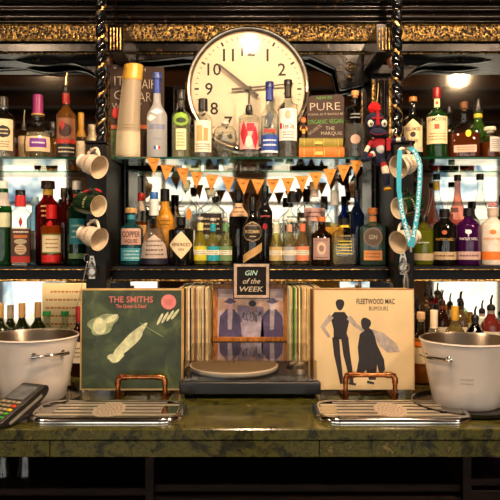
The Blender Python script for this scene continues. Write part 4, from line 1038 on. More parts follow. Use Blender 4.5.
# red tartan ribbon round the left green mug hook
m = MB(); m.tube([(-.03, 0, -.004), (-.012, -.004, .004), (0, -.006, 0), (.014, -.004, .005), (.032, 0, -.002)], .0045, P('a81c20', rough=.8, var=.5, scale=200), 8); m.tube([(-.01, -.004, .006), (0, -.009, .001), (.012, -.005, .006)], .005, P('1c2a20', rough=.8), 8)
tag(m.build('ribbon', loc=(X(92, 2.31), 2.315, Z(191, 2.31))), 'red tartan ribbon tied over the green mug on the left post', 'ribbon')
def opener(lbl, px, py, D):
    t = thing('bottle_opener', lbl, 'bottle opener', (X(px, D), D, Z(py, D)), group='bottle openers screwed to the posts')
    m = MB(); m.prism([(-.011, -.04), (.011, -.04), (.015, -.01), (.012, .02), (.006, .045), (-.006, .045), (-.012, .02), (-.015, -.01)], 0, .006, STEEL); m.build('back_plate', t, fixn=True, smooth=0)
    m = MB(); m.tube([(.019 * math.cos(a), -.012 - .008 * math.sin(a), -.012 + .017 * math.sin(a)) for a in [k * 2 * PI / 16 for k in range(16)]], .0042, STEEL, 8, closed=True)
    m.tube([(0, 0, .02), (0, -.018, .014), (0, -.016, .002)], .005, STEEL, 8); m.build('ring', t)
    m = MB()
    for zz in (.034, -.032): m.ball((0, -.001, zz), .004, CHROME, 8)
    m.build('screw', t)
opener('cast metal bottle opener at the foot of the left post', 92, 268, 2.413)
opener('cast metal bottle opener at the foot of the right post below the lanyard', 403, 264, 2.413)
for i, (dx, a) in enumerate(((.0, 0), )):
    m = MB(); D = 2.385
    m.tube([(X(87, D) - X(71, 2.33), D - 2.33, Z(262, D) - Z(334, 2.33)), (X(86, D) - X(71, 2.33), D - 2.33, Z(268, D) - Z(334, 2.33)), (0, 0, 0)], .0016, STEEL, 8)
    m.tube([(X(87, D) - X(71, 2.33) + .011 * math.cos(w), D - 2.33, Z(258, D) - Z(334, 2.33) + .014 * math.sin(w)) for w in [k * 2 * PI / 14 for k in range(14)]], .0016, STEEL, 8, closed=True)
    m.ball((0, 0, -.012), .012, STEEL, 12, sc=(.8, .35, 1.4))
    tag(m.build('bar_spoon', loc=(X(71, 2.33), 2.33, Z(334, 2.33))), 'long thin bar spoon hooked on the left bottle opener', 'bar spoon')
# metal tongs / jigger hanging right
m = MB(); D = 2.37
m.tube([(0, 0, .03), (.006, 0, .0), (.004, 0, -.06), (.012, 0, -.13)], [.004, .006, .005, .008], STEEL, 8); m.tube([(0, 0, .03), (-.006, 0, 0), (-.002, 0, -.06), (.006, .006, -.13)], [.004, .006, .005, .008], STEEL, 8)
m.tube([(.011 * math.cos(w), .0, .042 + .012 * math.sin(w)) for w in [k * 2 * PI / 14 for k in range(14)]], .002, STEEL, 8, closed=True)
tag(m.build('ice_tongs', loc=(X(406, D), D, Z(280, D))), 'steel ice tongs hanging from the right post behind the cream sleeve', 'tongs')
# lanyard
D = 2.27
t = thing('lanyard', 'turquoise fabric lanyard with white lettering looped over the right mugs', 'lanyard', (X(411, D), D, Z(248, D)))
def l(px, py): return ((px - 411) * D / F, 0, Z(py, D) - Z(248, D))
TURQ = P('2f9db8', rough=.7, var=.1, scale=120); LW = P('dfe6e4', rough=.7, var=0)
def strap(name, pts, wd, yo, txt):
    m = MB(); vs = []; n = len(pts); P_ = [Vector(l(*p)) for p in pts]; dirs = []; L = [0]
    for i in range(n):
        d = (P_[min(i + 1, n - 1)] - P_[max(i - 1, 0)]).normalized(); s_ = Vector((d.z, 0, -d.x)) * wd / 2; dirs.append(d)
        vs += [P_[i] - s_ + Vector((0, yo, 0)), P_[i] + s_ + Vector((0, yo, 0)), P_[i] - s_ + Vector((0, yo + .0012, 0)), P_[i] + s_ + Vector((0, yo + .0012, 0))]
        if i: L.append(L[-1] + (P_[i] - P_[i - 1]).length)
    fs = []
    for i in range(n - 1):
        a = i * 4; fs += [(a, a + 1, a + 5, a + 4), (a + 3, a + 2, a + 6, a + 7), (a + 2, a, a + 4, a + 6), (a + 1, a + 3, a + 7, a + 5)]
    m.add(vs, fs, TURQ)
    def fn(u, z):
        for i in range(n - 1):
            if u <= L[i + 1] or i == n - 2:
                f = (u - L[i]) / (L[i + 1] - L[i]); c = P_[i].lerp(P_[i + 1], f); d = (P_[i + 1] - P_[i]).normalized(); return c + Vector((-d.z, 0, d.x)) * z + Vector((0, yo - .0006, 0))
    put_text(m, txt, L[-1] * (.52 if len(txt) > 12 else .72), 0, wd * .62, L[-1] * (.86 if len(txt) > 12 else .46), LW, fn, bold=.02, fit=True)
    m.build(name, t, smooth=0)
strap('strap', [(411.5, 247), (417, 215), (419.5, 185), (420, 165), (415, 152), (409, 147)], .0165, -.003, "JAY STELLING'S MARCH")
strap('strap', [(400, 150), (399, 170), (399, 190), (402, 212), (411, 247)], .0165, .0, 'YOUR WEEK')
MB().tube([l(411, 246), l(411, 252)], .004, STEEL, 8).build('clip', t)
m = MB(); m.lathe([(.009, 0), (.009, .003), (.004, .006)], STEEL, 14, M=Matrix.Rotation(PI / 2, 4, 'X')); m.tube([(0, -.004, 0), (0, -.10, .006), (0, -.155, .002), (0, -.16, .014)], .003, STEEL, 8)
tag(m.build('coat_hook', loc=(X(408, 2.3), 2.42, Z(147.5, 2.27))), 'long steel hook carrying the turquoise lanyard at top of right post', 'hook')

# ================================================================== HANGING SIGN, FRAMED PHOTO, NOTICE
D = 2.49
t = thing('hanging_sign', 'small black chalk sign in pale wooden frame clipped to the shelf edge', 'sign', (X(251.5, D), D, Z(298, D)))
sx, sh_ = 35 * D / F / 2, 34 * D / F
m = MB()
fw = .011; PW = P('b09a88', rough=.7, var=.3)
for b_ in ((-sx, sx, 0, fw), (-sx, sx, sh_ - fw, sh_), (-sx, -sx + fw, fw, sh_ - fw), (sx - fw, sx, fw, sh_ - fw)): m.box(b_[0], b_[1], -.004, .004, b_[2], b_[3], PW, bev=.0012)
for b_ in ((-sx - .003, sx + .003, -.003, 0), (-sx - .003, sx + .003, sh_, sh_ + .003), (-sx - .003, -sx, 0, sh_), (sx, sx + .003, 0, sh_)): m.box(b_[0], b_[1], -.003, .004, b_[2], b_[3], BLK)
m.build('sign_frame', t, smooth=0)
m = MB(); m.box(-sx + fw, sx - fw, 0, .003, fw, sh_ - fw, P('060505', rough=.9))
put_text(m, 'GIN', 0, sh_ * .74, sh_ * .15, sx, P('a8ccc0', rough=.9, var=0), flat(-.0006), shear=.3)
put_text(m, 'of the', 0, sh_ * .5, sh_ * .16, sx, CHALK, flat(-.0006), shear=.4)
put_text(m, 'WEEK', 0, sh_ * .26, sh_ * .15, sx * 1.35, CHALK, flat(-.0006), shear=.2, fit=True)
m.build('chalk_panel', t, smooth=0)
# plinth + framed photograph of three people
D = 2.56
pl = MB(); zt = Z(341.5, D); pl.box(-.150, .150, 0, .22, 0, zt - COUNTER, P('17110c', rough=.5), bev=.003)
tag(pl.build('wooden_box', loc=(X(250.5, D), D - .01, COUNTER), smooth=0), 'low black wooden box under the framed photograph behind the turntable', 'box')
t = thing('picture_frame', 'golden oak frame holding a purple toned signed photograph of three people', 'picture', (X(250.5, D), D, zt))
fx = 75 * D / F / 2; fh = Z(284, D) - zt; fw = 4.6 * D / F
m = MB()
for b_ in ((-fx, fx, 0, fw), (-fx, fx, fh - fw, fh), (-fx, -fx + fw, fw, fh - fw), (fx - fw, fx, fw, fh - fw)): m.box(b_[0], b_[1], -.006, .01, b_[2], b_[3], FRAMEWOOD, bev=.002)
m.build('frame', t, smooth=0)
m = MB(); m.box(-fx + fw, fx - fw, .003, .006, fw, fh - fw, P('dcc6cc', rough=.4, var=.35, scale=14))
iw, ih = fx - fw, fh - 2 * fw
def pp(u, v): return (u * iw, fw + v * ih)
def ell(cx, cz, rx, rz, col, y):
    n = 20; m.add([(pp(cx, 0)[0] + rx * iw * math.cos(2 * PI * k / n), y, pp(0, cz)[1] + rz * ih * math.sin(2 * PI * k / n)) for k in range(n)], [tuple(range(n))], P(col, rough=.4, var=.2, scale=40))
def pol(pts, col, y): m.add([(pp(a, b)[0], y, pp(a, b)[1]) for a, b in pts], [tuple(range(len(pts)))], P(col, rough=.4, var=.3, scale=40))
pol([(-1, .55), (1, .5), (1, .75), (-1, .8)], 'd8b4a0', .0026); pol([(-.4, .3), (.4, .3), (.4, .62), (-.4, .66)], '8a7c98', .0025)
for (cx, sh2, coat, skin, hat, hcol) in ((-.62, .30, '5a5078', 'c09aa4', True, '4a4468'), (.06, .2, 'b4a8c0', 'c8a0a4', False, '3a3044'), (.66, .3, '5c5078', 'e0d4dc', True, '6a6484')):
    pol([(cx - .36, 0), (cx + .36, 0), (cx + .31, .3 + sh2 * .4), (cx + .12, .42 + sh2 * .5), (cx - .12, .42 + sh2 * .5), (cx - .31, .3 + sh2 * .4)], coat, .0022)
    pol([(cx - .07, .15), (cx + .05, .15), (cx + .08, .42 + sh2 * .45), (cx - .08, .42 + sh2 * .45)], 'b0a4b4', .0018)
    ell(cx, .5 + sh2 * .55, .11, .12, skin, .0016)
    ell(cx, .58 + sh2 * .55, .12, .06, hcol, .0012)
    if hat: ell(cx, .565 + sh2 * .55, .18, .03, hcol, .0010)
sg = [(-.25 + .55 * k / 40 + .05 * math.sin(k * .9), .42 + .09 * math.sin(k * .55) + .03 * math.sin(k * 1.7)) for k in range(41)]
m.tube([(pp(a, b)[0], .0008, pp(a, b)[1]) for a, b in sg], .0009, P('1c1620', rough=.4, var=0), 5)
m.build('photograph', t, smooth=0)
# paper notice on the left mirror
D = 2.86
t_ = MB(); nw = 48 * D / F; nh = Z(283, D) - Z(345, D)
t_.box(0, nw, 0, .0015, 0, nh, P('f0dfb8', rough=.8, var=.04))
rg = random.Random(3)
for j in range(6):
    z = nh * (.86 - j * .13); u = nw * (.18 if j == 0 else .08)
    while u < nw * (.8 if j == 0 else .9):
        e = u + nw * rg.uniform(.03, .09); t_.box(u, e, -.0006, 0, z - .004, z + .004, ink('c08a4a')); u = e + nw * .02
tag(t_.build('paper_notice', loc=(X(42, D), D, Z(345, D)), smooth=0), 'cream paper notice with orange print stuck low on the left mirror', 'notice')

# ================================================================== RECORDS
SL = .315
def sleeve(lbl, px0, D, bottom, base, art, rz=0, lean=.03):
    t = thing('record_sleeve', lbl, 'record sleeve', (X(px0, D), D, bottom), rz)
    t.rotation_euler = (-lean, 0, rz)
    m = MB(); m.box(-SL / 2, SL / 2, 0, .004, 0, SL, base, bev=.0012); o = m.build('cardboard_sleeve', t, smooth=0)
    art(t, o); return t
def patch(m, pts, y, mat):
    m.add([(a * SL, y, b * SL) for a, b in pts], [tuple(range(len(pts)))], mat)
def smooth_poly(c, n=36, jit=()):   # closed blob from polar radii
    cx, cz, rx, rz, rot = c; out = []
    for k in range(n):
        a = 2 * PI * k / n; r = 1 + sum(am * math.sin(f * a + ph) for am, f, ph in jit)
        x, z = rx * r * math.cos(a), rz * r * math.sin(a)
        out.append((cx + x * math.cos(rot) - z * math.sin(rot), cz + x * math.sin(rot) + z * math.cos(rot)))
    return out
def stroke(pts, ws):
    L, Rr = [], []
    for i, p in enumerate(pts):
        a = pts[max(i - 1, 0)]; b = pts[min(i + 1, len(pts) - 1)]; dx, dz = b[0] - a[0], b[1] - a[1]; n = math.hypot(dx, dz)
        L.append((p[0] - dz / n * ws[i], p[1] + dx / n * ws[i])); Rr.append((p[0] + dz / n * ws[i], p[1] - dx / n * ws[i]))
    return L + Rr[::-1]
def f_gsl(nt, b, v):
    n = noise(nt, v, 14, 4, 1.)
    r = ramp(nt, n.outputs['Fac'], [(.35, '262f1c'), (.55, '364426'), (.72, '56633c')])
    nt.links.new(r.outputs[0], b.inputs['Base Color']); b.inputs['Roughness'].default_value = .45
GSL = nodes_mat('green_printed_card', f_gsl)
PALE = P('cdd0a4', rough=.45, var=.35, scale=40); PALE2 = P('8f9c70', rough=.45, var=.4, scale=40)
def art_green(t, par):
    m = MB()
    m.box(-SL / 2, SL / 2, -.0002, .0042, SL * .985, SL * 1.002, P('c8a468', rough=.7)); m.box(-SL * .502, -SL * .488, -.0004, .0042, 0, SL, P('b89a60', rough=.7)); m.box(-SL / 2, SL / 2, -.0004, .004, -.001, SL * .012, P('b09a68', rough=.7))
    patch(m, smooth_poly((-.28, .65, .15, .095, .45), jit=((.12, 3, 1), (.08, 5, 2))), -.0006, PALE2)
    patch(m, smooth_poly((-.31, .63, .06, .09, .5), jit=((.15, 2, 1),)), -.0010, PALE)
    patch(m, smooth_poly((-.20, .70, .08, .03, .45), jit=((.1, 3, 0),)), -.0010, PALE)
    patch(m, smooth_poly((-.0, .49, .21, .055, .78), jit=((.1, 3, .5), (.07, 5, 1))), -.0006, PALE)
    patch(m, smooth_poly((-.15, .32, .08, .045, .2), jit=((.15, 3, .5),)), -.0008, PALE)
    for k in range(4):
        patch(m, smooth_poly((.29 + k * .05, .70 + .016 * k, .065, .014, 1.1 - k * .06), 14), -.0006, PALE)
        patch(m, smooth_poly((.16 + k * .03, .62 - .018 * k, .09, .006, -.55), 14), -.0006, PALE2)
    PK = P('c87068', rough=.5, var=0)
    put_text(m, 'THE SMITHS', -.0, SL * .895, SL * .062, SL * .44, PK, flat(-.0008), fit=True, bold=.015)
    put_text(m, 'The Queen Is Dead', 0, SL * .825, SL * .042, SL * .3, PK, flat(-.0008), fit=True, bold=.02)
    m.build('printed_art', par, smooth=0)
    m = MB(); m.lathe([(.0235, 0), (.0235, .0005)], P('d8807a', rough=.5, var=.1), 32, M=Matrix.Translation((SL * .375, -.0006, SL * .87)) @ RX)
    for j in range(3): m.box(SL * .375 - .014 + j * .002, SL * .375 + .014 - j * .002, -.0016, -.0011, SL * (.89 - j * .02) - .0012, SL * (.89 - j * .02) + .0012, P('b8605c', var=0))
    o = m.build('round_sticker', par, smooth=0)
ZB = COUNTER + .022
sleeve('dark green record sleeve with pale abstract shapes on copper stand', 130.5, 2.03, ZB, GSL, art_green, .0)
DK = P('241e1e', rough=.5, var=.2, scale=50); GY = P('a89c94', rough=.5, var=.25, scale=50)
def art_cream(t, par):
    m = MB()
    m.box(-SL / 2, SL / 2, -.0002, .0042, SL * .988, SL * 1.002, P('9a6a3c', rough=.7)); m.box(-SL * .502, -SL * .49, -.0004, .0042, 0, SL, P('a87c4c', rough=.7)); m.box(SL * .49, SL * .502, -.0004, .0042, 0, SL, P('c8a878', rough=.7))
    # two plain dark standing figures
    patch(m, smooth_poly((-.235, .845, .042, .055, 0), jit=((.08, 3, 0),)), -.0006, DK)                       # head
    patch(m, [(-.33, .72), (-.29, .77), (-.19, .77), (-.14, .70), (-.17, .56), (-.15, .50), (-.30, .50), (-.30, .6)], -.0006, DK)
    patch(m, stroke([(-.28, .52), (-.265, .35), (-.24, .2), (-.22, .06)], [.035, .032, .024, .016]), -.0006, DK)
    patch(m, stroke([(-.19, .52), (-.17, .35), (-.14, .2), (-.12, .06)], [.036, .034, .026, .018]), -.0007, DK)
    patch(m, stroke([(-.32, .73), (-.41, .62), (-.34, .52)], [.028, .022, .014]), -.0007, GY)
    patch(m, stroke([(-.15, .72), (-.08, .64), (.0, .58)], [.026, .02, .012]), -.0007, GY)
    patch(m, smooth_poly((.02, .655, .05, .06, 0), jit=((.08, 3, 1),)), -.0006, DK)
    patch(m, [(-.04, .55), (.04, .62), (.1, .58), (.13, .45), (.2, .3), (.21, .2), (.16, .13), (.13, .25), (.12, .1), (.05, .1), (.02, .2), (-.04, .12), (-.08, .14), (-.05, .3), (-.06, .42)], -.0007, DK)
    patch(m, [(.08, .6), (.2, .56), (.32, .46), (.36, .38), (.24, .37), (.15, .44)], -.0010, GY)
    patch(m, stroke([(-.15, .065), (-.08, .055)], [.012, .01]), -.0008, DK); patch(m, stroke([(.03, .08), (.1, .065)], [.014, .01]), -.0008, DK)
    put_text(m, 'FLEETWOOD MAC', SL * .12, SL * .875, SL * .055, SL * .38, P('2a241c', rough=.6, var=0), flat(-.0008), fit=True, bold=.012)
    put_text(m, 'RUMOURS', SL * .15, SL * .805, SL * .042, SL * .19, P('4a3f30', rough=.6, var=0), flat(-.0008), fit=True, bold=.0)
    m.build('printed_art', par, smooth=0)
CRM = P('dcc293', rough=.6, var=.1, scale=8, bump=.1)
sleeve('cream record sleeve with two dark figures on copper stand', 364, 2.03, ZB, CRM, art_cream, .0)
# sleeves directly behind the two front ones
for i, (px, D, c, rz, side, n) in enumerate(((133.5, 2.045, 'c9a468', -.01, 'green', 'tan'), (136, 2.06, '3c2c22', 0, 'green', 'dark brown'), (360.5, 2.045, '5e3a1e', .01, 'cream', 'brown'), (358, 2.062, 'c8b078', 0, 'cream', 'sand'))):
    m = MB(); m.box(-SL / 2, SL / 2, 0, .004, 0, SL, P(c, rough=.6, var=.2), bev=.001)
    o = m.build('record_sleeve', loc=(X(px, D), D, ZB), smooth=0); o.rotation_euler = (-.03, 0, 0)
    tag(o, '%s record sleeve, %s behind the %s sleeve on the copper stand' % (n, ('just', 'second')[i % 2], side), 'record sleeve', 'sleeves leaning behind the two display sleeves')
def stand(px0, px1, py, lbl):
    D = 1.985
    t = thing('record_stand', lbl, 'stand', (X((px0 + px1) / 2, D), D, COUNTER), group='copper pipe record stands')
    w = (px1 - px0) * D / F / 2; h = Z(py, D) - COUNTER; r = .0075
    m = MB(); m.tube([(-w, 0, .0), (-w, 0, h - .012), (-w + .004, 0, h - .003), (-w + .014, 0, h), (w - .014, 0, h), (w - .004, 0, h - .003), (w, 0, h - .012), (w, 0, .0)], r, COPPER, 12); m.build('front_pipe', t)
    for s in (-1, 1):
        m = MB(); m.tube([(s * w, 0, h - .026), (s * w, 0, h - .012), (s * (w - .004), 0, h - .003), (s * (w - .014), 0, h), (s * (w - .028), 0, h)], r * 1.3, COPPER, 12)
        m.build('elbow_joint', t); m = MB(); m.tube([(s * w, 0, .007), (s * w, 0, .024)], r * 1.3, COPPER, 12); m.build('tee_joint', t)
    for s in (-1, 1):
        m = MB(); m.tube([(s * w, .0, .010), (s * w, .15, .010)], r, COPPER, 12); m.tube([(s * w, .132, .010), (s * w, .15, .010)], r * 1.3, COPPER, 12)
        m.build('foot_pipe', t)
    m = MB(); m.tube([(-w, .145, .010), (w, .145, .010)], r, COPPER, 12); m.tube([(0, .145, .01), (0, .125, .15)], r * .8, COPPER, 12); m.build('back_rest', t)
stand(118, 165, 377, 'copper pipe stand in front of the green record sleeve')
stand(345.5, 395, 375, 'copper pipe stand in front of the cream record sleeve')
# spine-on rows of records behind the turntable
PAL_L = ['1c1814', 'a8421c', 'd8c090', '2a2420', '6a7a2c', 'e8d8b0', 'd8b878', 'c8a060', 'f0e4c8', '2c2a3a', 'e0c890', 'd8c8a0', '8a5a2c', 'e8dcc0', 'dcc08a', 'efe2c0', 'c8a874', 'f2e8cc', '7a5a38', 'e8d4a0', 'e4cc9a']
PAL_R = ['f0e2bc', 'e0c080', '3a6a2c', '4a8a2c', 'e8d4a0', '6a4a20', 'f0dca8', '2c4a20', 'e8c890', 'd8b070', 'e8d8b0', 'c08a3a', 'f0e4c4', 'dcc898', '8a6a3c', 'e4d0a4', '2a2a20', 'c8a060', 'e8dcb8', 'b8803c', 'd8c8a0']
NMS = {'1': 'black', '2': 'dark'}
def cname(h):
    r, g, b = hexc(h)
    if max(r, g, b) < .3: return 'near black'
    if g > r: return 'green'
    if r > .85 and g > .8: return 'ivory'
    if r > .8 and g > .7: return 'cream'
    if r > .7 and g > .55: return 'tan'
    if r > .6 and g < .3: return 'rust red'
    if r > .7: return 'orange tan'
    return 'brown'
ORD = ['first', 'second', 'third', 'fourth', 'fifth', 'sixth', 'seventh', 'eighth', 'ninth', 'tenth', 'eleventh', 'twelfth', 'thirteenth', 'fourteenth', 'fifteenth', 'sixteenth', 'seventeenth', 'eighteenth', 'nineteenth', 'twentieth', 'twenty-first']
D = 2.39
for side, x_in, pal in ((-1, X(207.5, D), PAL_L), (1, X(289.5, D), PAL_R)):
    x = x_in
    rg = random.Random(5 + side)
    order = pal[::-1] if side == -1 else pal
    for i, c in enumerate(order):
        th = rg.uniform(.0038, .0068); dy = rg.uniform(0, .012)
        m = MB(); m.box(-th / 2 + .0003, th / 2 - .0003, 0, SL, 0, SL * rg.uniform(.985, 1.), P(c, rough=.65, var=.3, scale=20), bev=.0006)
        if i % 3 == 1: m.box(-.0008, .0008, -.0004, 0.001, SL * .3, SL * .75, ink('3a2a1c' if sum(hexc(c)) > 1.2 else 'd8c8a0'))
        o = m.build('record', loc=(x + side * th / 2, D + dy, COUNTER), smooth=0)
        x += side * th
        tag(o, '%s record spine, %s from the picture frame in the %s row' % (cname(c), ORD[i], 'left' if side < 0 else 'right'), 'record', 'records standing spine out left of the frame' if side < 0 else 'records standing spine out right of the frame')

# ================================================================== TURNTABLE
tt = thing('turntable', 'black turntable with clear dust cover and brown record on the platter', 'turntable', (0, 2.0, COUNTER))
TB = .218; T0 = 0; TD = .365
m = MB(); m.box(-TB, TB, 0, TD, .014, .052, P('0e0d0d', rough=.3, var=.15, coat=.2), bev=.003); m.box(-TB + .006, TB - .006, .006, TD - .006, .052, .0535, P('1c1816', rough=.22)); m.build('plinth', tt, smooth=0)
for sx in (-1, 1):
    for sy in (.04, TD - .04):
        m = MB(); m.lathe([(.018, 0), (.02, .003), (.02, .010), (.014, .015)], BLK, 20, M=Matrix.Translation((sx * .185, sy, 0))); m.build('foot', tt)
PX = X(234, 2.19); PY = .185
m = MB(); m.lathe([(.130, .054), (.140, .0545), (.146, .058), (.1485, .062), (.1485, .0705), (.146, .0725), (.13, .0715)], P('ece6dc', rough=.4, metal=.2, var=.05), 72, M=Matrix.Translation((PX, PY, 0))); pl = m.build('platter', tt)
def f_vinyl(nt, b, v):
    w = nt.nodes.new('ShaderNodeTexWave'); w.wave_type = 'RINGS'; w.rings_direction = 'SPHERICAL'; w.inputs['Scale'].default_value = 60; w.inputs['Distortion'].default_value = .3
    nt.links.new(v, w.inputs[0])
    r = ramp(nt, w.outputs['Fac'], [(.2, '5c5040'), (.8, '94846a')]); nt.links.new(r.outputs[0], b.inputs['Base Color']); b.inputs['Roughness'].default_value = .4
    bumpn(nt, b, w.outputs['Fac'], .3, .001)
m = MB(); m.lathe([(.143, .0715), (.143, .0745), (.140, .0755), (.05, .0755)], nodes_mat('ribbed_mat', f_vinyl), 72, cap0=False, M=Matrix.Identity(4)); o = m.build('slip_mat', pl, loc=(PX, PY, 0))
m = MB(); m.lathe([(.004, .075), (.004, .085), (.002, .087)], CHROME, 12, M=Matrix.Translation((PX, PY, 0))); m.build('spindle', pl)
SILV = P('d8d2c8', rough=.35, metal=.4, var=.05)
m = MB(); bx, by = .165, .28
m.lathe([(.026, .053), (.026, .06), (.016, .062), (.014, .082), (.010, .084)], SILV, 24, M=Matrix.Translation((bx, by, 0))); ta = m.build('tonearm_base', tt)
m = MB(); m.tube([(bx, by + .035, .084), (bx, by, .084), (bx - .01, by - .12, .083), (bx - .03, by - .17, .082)], .0048, SILV, 10); m.lathe([(.011, 0), (.011, .024)], P('3a3836', rough=.3, metal=.8), 20, M=Matrix.Translation((bx, by + .055, .084)) @ RX); m.build('tonearm', ta)
m = MB(); m.box(-.008, .008, -.014, .014, -.008, .003, BLK, M=Matrix.Translation((bx - .037, by - .185, .083)) @ Matrix.Rotation(-.4, 4, 'Z'), bev=.001); m.build('headshell', ta)
m = MB(); m.lathe([(.013, .053), (.013, .064), (.011, .067)], SILV, 24, M=Matrix.Translation((X(301, 2.1), .115, 0))); m.build('speed_knob', tt)
m = MB(); m.box(-.185, -.165, .03, .05, .0535, .058, P('8a8680', rough=.3, metal=.8), bev=.001); m.build('start_button', tt)
LID = GL('f6f3ee', .03, edge=0)
m = MB(); L0, L1, LZ0, LZ1 = .012, .36, .0545, .117; th = .003
lw = .206
for b_ in ((-lw, lw, L0, L1, LZ1 - th, LZ1), (-lw, lw, L0, L0 + th, LZ0, LZ1 - th), (-lw, lw, L1 - th, L1, LZ0, LZ1 - th), (-lw, -lw + th, L0 + th, L1 - th, LZ0, LZ1 - th), (lw - th, lw, L0 + th, L1 - th, LZ0, LZ1 - th)): m.box(*b_, LID)
m.build('dust_cover', tt, smooth=0)
for sx in (-1, 1):
    m = MB(); m.box(sx * .14 - .012, sx * .14 + .012, TD - .004, TD + .006, .03, .075, BLK, bev=.002); m.build('hinge', tt)

# ================================================================== DRIP TRAYS
def rrect(w, d, r, n=10):
    out = []
    for (cx, cy, a0) in ((w - r, d - r, 0), (-w + r, d - r, PI / 2), (-w + r, -d + r, PI), (w - r, -d + r, 1.5 * PI)):
        for k in range(n + 1):
            a = a0 + PI / 2 * k / n; out.append((cx + r * math.cos(a), cy + r * math.sin(a)))
    return out
BARM = P('e4d8c4', rough=.33, metal=.75, var=.1, scale=20)
def tray(px, lbl):
    D = 1.83
    t = thing('drip_tray', lbl, 'drip tray', (X(px, D), D, COUNTER), group='chrome drip trays on the counter')
    w, d = .214, .105; r = .062
    m = MB(); loops = [(0, .000), (.001, .005), (-.002, .011), (-.008, .016), (-.014, .0175), (-.019, .014)]
    n = None; vs = []; fs = []
    for off, z in loops:
        lp = rrect(w + off, d + off, r + off); n = len(lp); vs += [(a, b, z) for a, b in lp]
    for j in range(len(loops) - 1):
        for i in range(n):
            i2 = (i + 1) % n; fs.append((j * n + i, j * n + i2, (j + 1) * n + i2, (j + 1) * n + i))
    m.add(vs, fs, CHROME); m.build('rim', t, smooth=50)
    m = MB(); m.prismz(rrect(w - .018, d - .018, r - .018), .001, .005, P('2a2018', rough=.25, metal=.7)); m.build('pan', t, smooth=0)
    m = MB(); wi, di = w - .018, d - .018
    def hw(y):            # half width of the opening at depth y
        e = abs(y) - (di - (r - .018))
        return wi if e <= 0 else wi - (r - .018) + math.sqrt(max(0, (r - .018) ** 2 - e * e))
    nb = 5
    rows = [(-di + 2 * di * (k + .5) / nb) for k in range(nb)]
    for k in range(nb + 1):
        yc = -di + 2 * di * k / nb; hh = di / nb * .55
        y0, y1 = max(-di, yc - hh), min(di, yc + hh)
        a = min(hw(y0), hw(y1)); m.box(-a, a, y0, y1, .0105, .013, BARM)
    for xx, ww in ((-wi + .025, .022), (wi - .025, .022)): m.box(xx - ww, xx + ww, -di * .45, di * .45, .0106, .0131, CHROME)
    oc = []
    for k in range(24):
        a = 2 * PI * k / 24; oc.append((.045 * math.cos(a), di * .92 * math.sin(a)))
    m.prismz(oc, .0107, .0133, P('c8b8a4', rough=.4, metal=.5, var=.3, scale=150)); m.build('grille', t, smooth=0)
    m = MB()
    for ring in range(4):
        for k in range(4 + ring * 5):
            a = 2 * PI * k / (4 + ring * 5); m.lathe([(.0022, 0), (.0022, .0004)], P('241a14', rough=.5), 8, M=Matrix.Translation((.0105 * ring * math.cos(a), .020 * ring * math.sin(a), .0133)))
    m.build('drain_holes', t, smooth=0)
tray(109.5, 'chrome slotted drip tray in front of the green record sleeve')
tray(390, 'chrome slotted drip tray in front of the cream record sleeve')

# ================================================================== ICE BUCKETS
def bucket(px, D, lbl, hlx, decor):
    z0 = COUNTER + .0075
    t = thing('ice_bucket', lbl, 'ice bucket', (X(px, D), D, z0), group='cream ice buckets')
    H = .19; rt, rb = .131, .094
    ENA = P('e6dace', rough=.22, var=.1, scale=5, coat=.3)
    BR = P('a89c8c', rough=.28, metal=1., var=.2, scale=8)
    out = [(rb * .96, 0), (rb, .004), (rb + (rt - rb) * .33, H * .33), (rb + (rt - rb) * .66, H * .66), (rt, H - .004), (rt + .004, H - .001), (rt + .003, H + .003)]
    m = MB(); m.lathe(out, ENA, 64, cap1=False); m.build('shell', t)
    m = MB(); m.lathe([(rt + .003, H + .003), (rt - .001, H + .003), (rt - .004, H - .004), (rb + .002, .02), (rb - .01, .01)], BR, 64, cap0=False); m.build('steel_lining', t)
    # bar handle on the front
    a0 = -PI / 2 + hlx; zc = H * .78; m = MB(); L = .36
    def pt(a, out_, z): r = rb + (rt - rb) * z / H + out_; return (r * math.cos(a), r * math.sin(a), z)
    for e in (-1, 1):
        a = a0 + e * L; m.lathe([(.009, -.002), (.009, .003), (.005, .005), (.005, .016)], CHROME, 14, M=Matrix.Translation(pt(a, 0, zc)) @ Vector(pt(a, 1, zc)).xyz.to_track_quat('Z', 'Y').to_matrix().to_4x4() if False else Matrix.Translation(pt(a, -.001, zc)) @ Matrix.Rotation(a, 4, 'Z') @ Matrix.Rotation(PI / 2, 4, 'Y'))
    m.tube([pt(a0 + L * 1.15 * (-1 + k / 4), .016, zc) for k in range(9)], .0055, CHROME, 12)
    m.build('handle', t)
    m = MB()
    for j in range(2):
        for k in range(7):
            a = a0 + decor + k * .045; p = [pt(a, .0008, H * .5 - j * .012), pt(a + .03, .0008, H * .5 - j * .012), pt(a + .03, .0008, H * .5 - j * .012 - .004), pt(a, .0008, H * .5 - j * .012 - .004)]
            m.add(p, [(3, 2, 1, 0)], P('b8aa94', rough=.4))
    m.build('faded_print', t)
def round_tray(px, D, r, lbl, c='17120e'):
    m = MB(); m.lathe([(r * .93, 0), (r, .006), (r + .002, .016), (r - .002, .017), (r - .008, .0075), (.01, .0065)], P(c, rough=.25, coat=.3), 64)
    tag(m.build('serving_tray', loc=(X(px, D), D, COUNTER)), lbl, 'tray', 'round trays under the ice buckets')
bucket(34, 1.99, 'cream ice bucket with chrome bar handle at the left behind the card reader', .68, .9)
bucket(466, 1.915, 'cream ice bucket with chrome bar handle at the right edge', -1.05, .6)
round_tray(34, 1.99, .145, 'dark round tray under the left ice bucket')
round_tray(466, 1.915, .155, 'dark round tray under the right ice bucket')

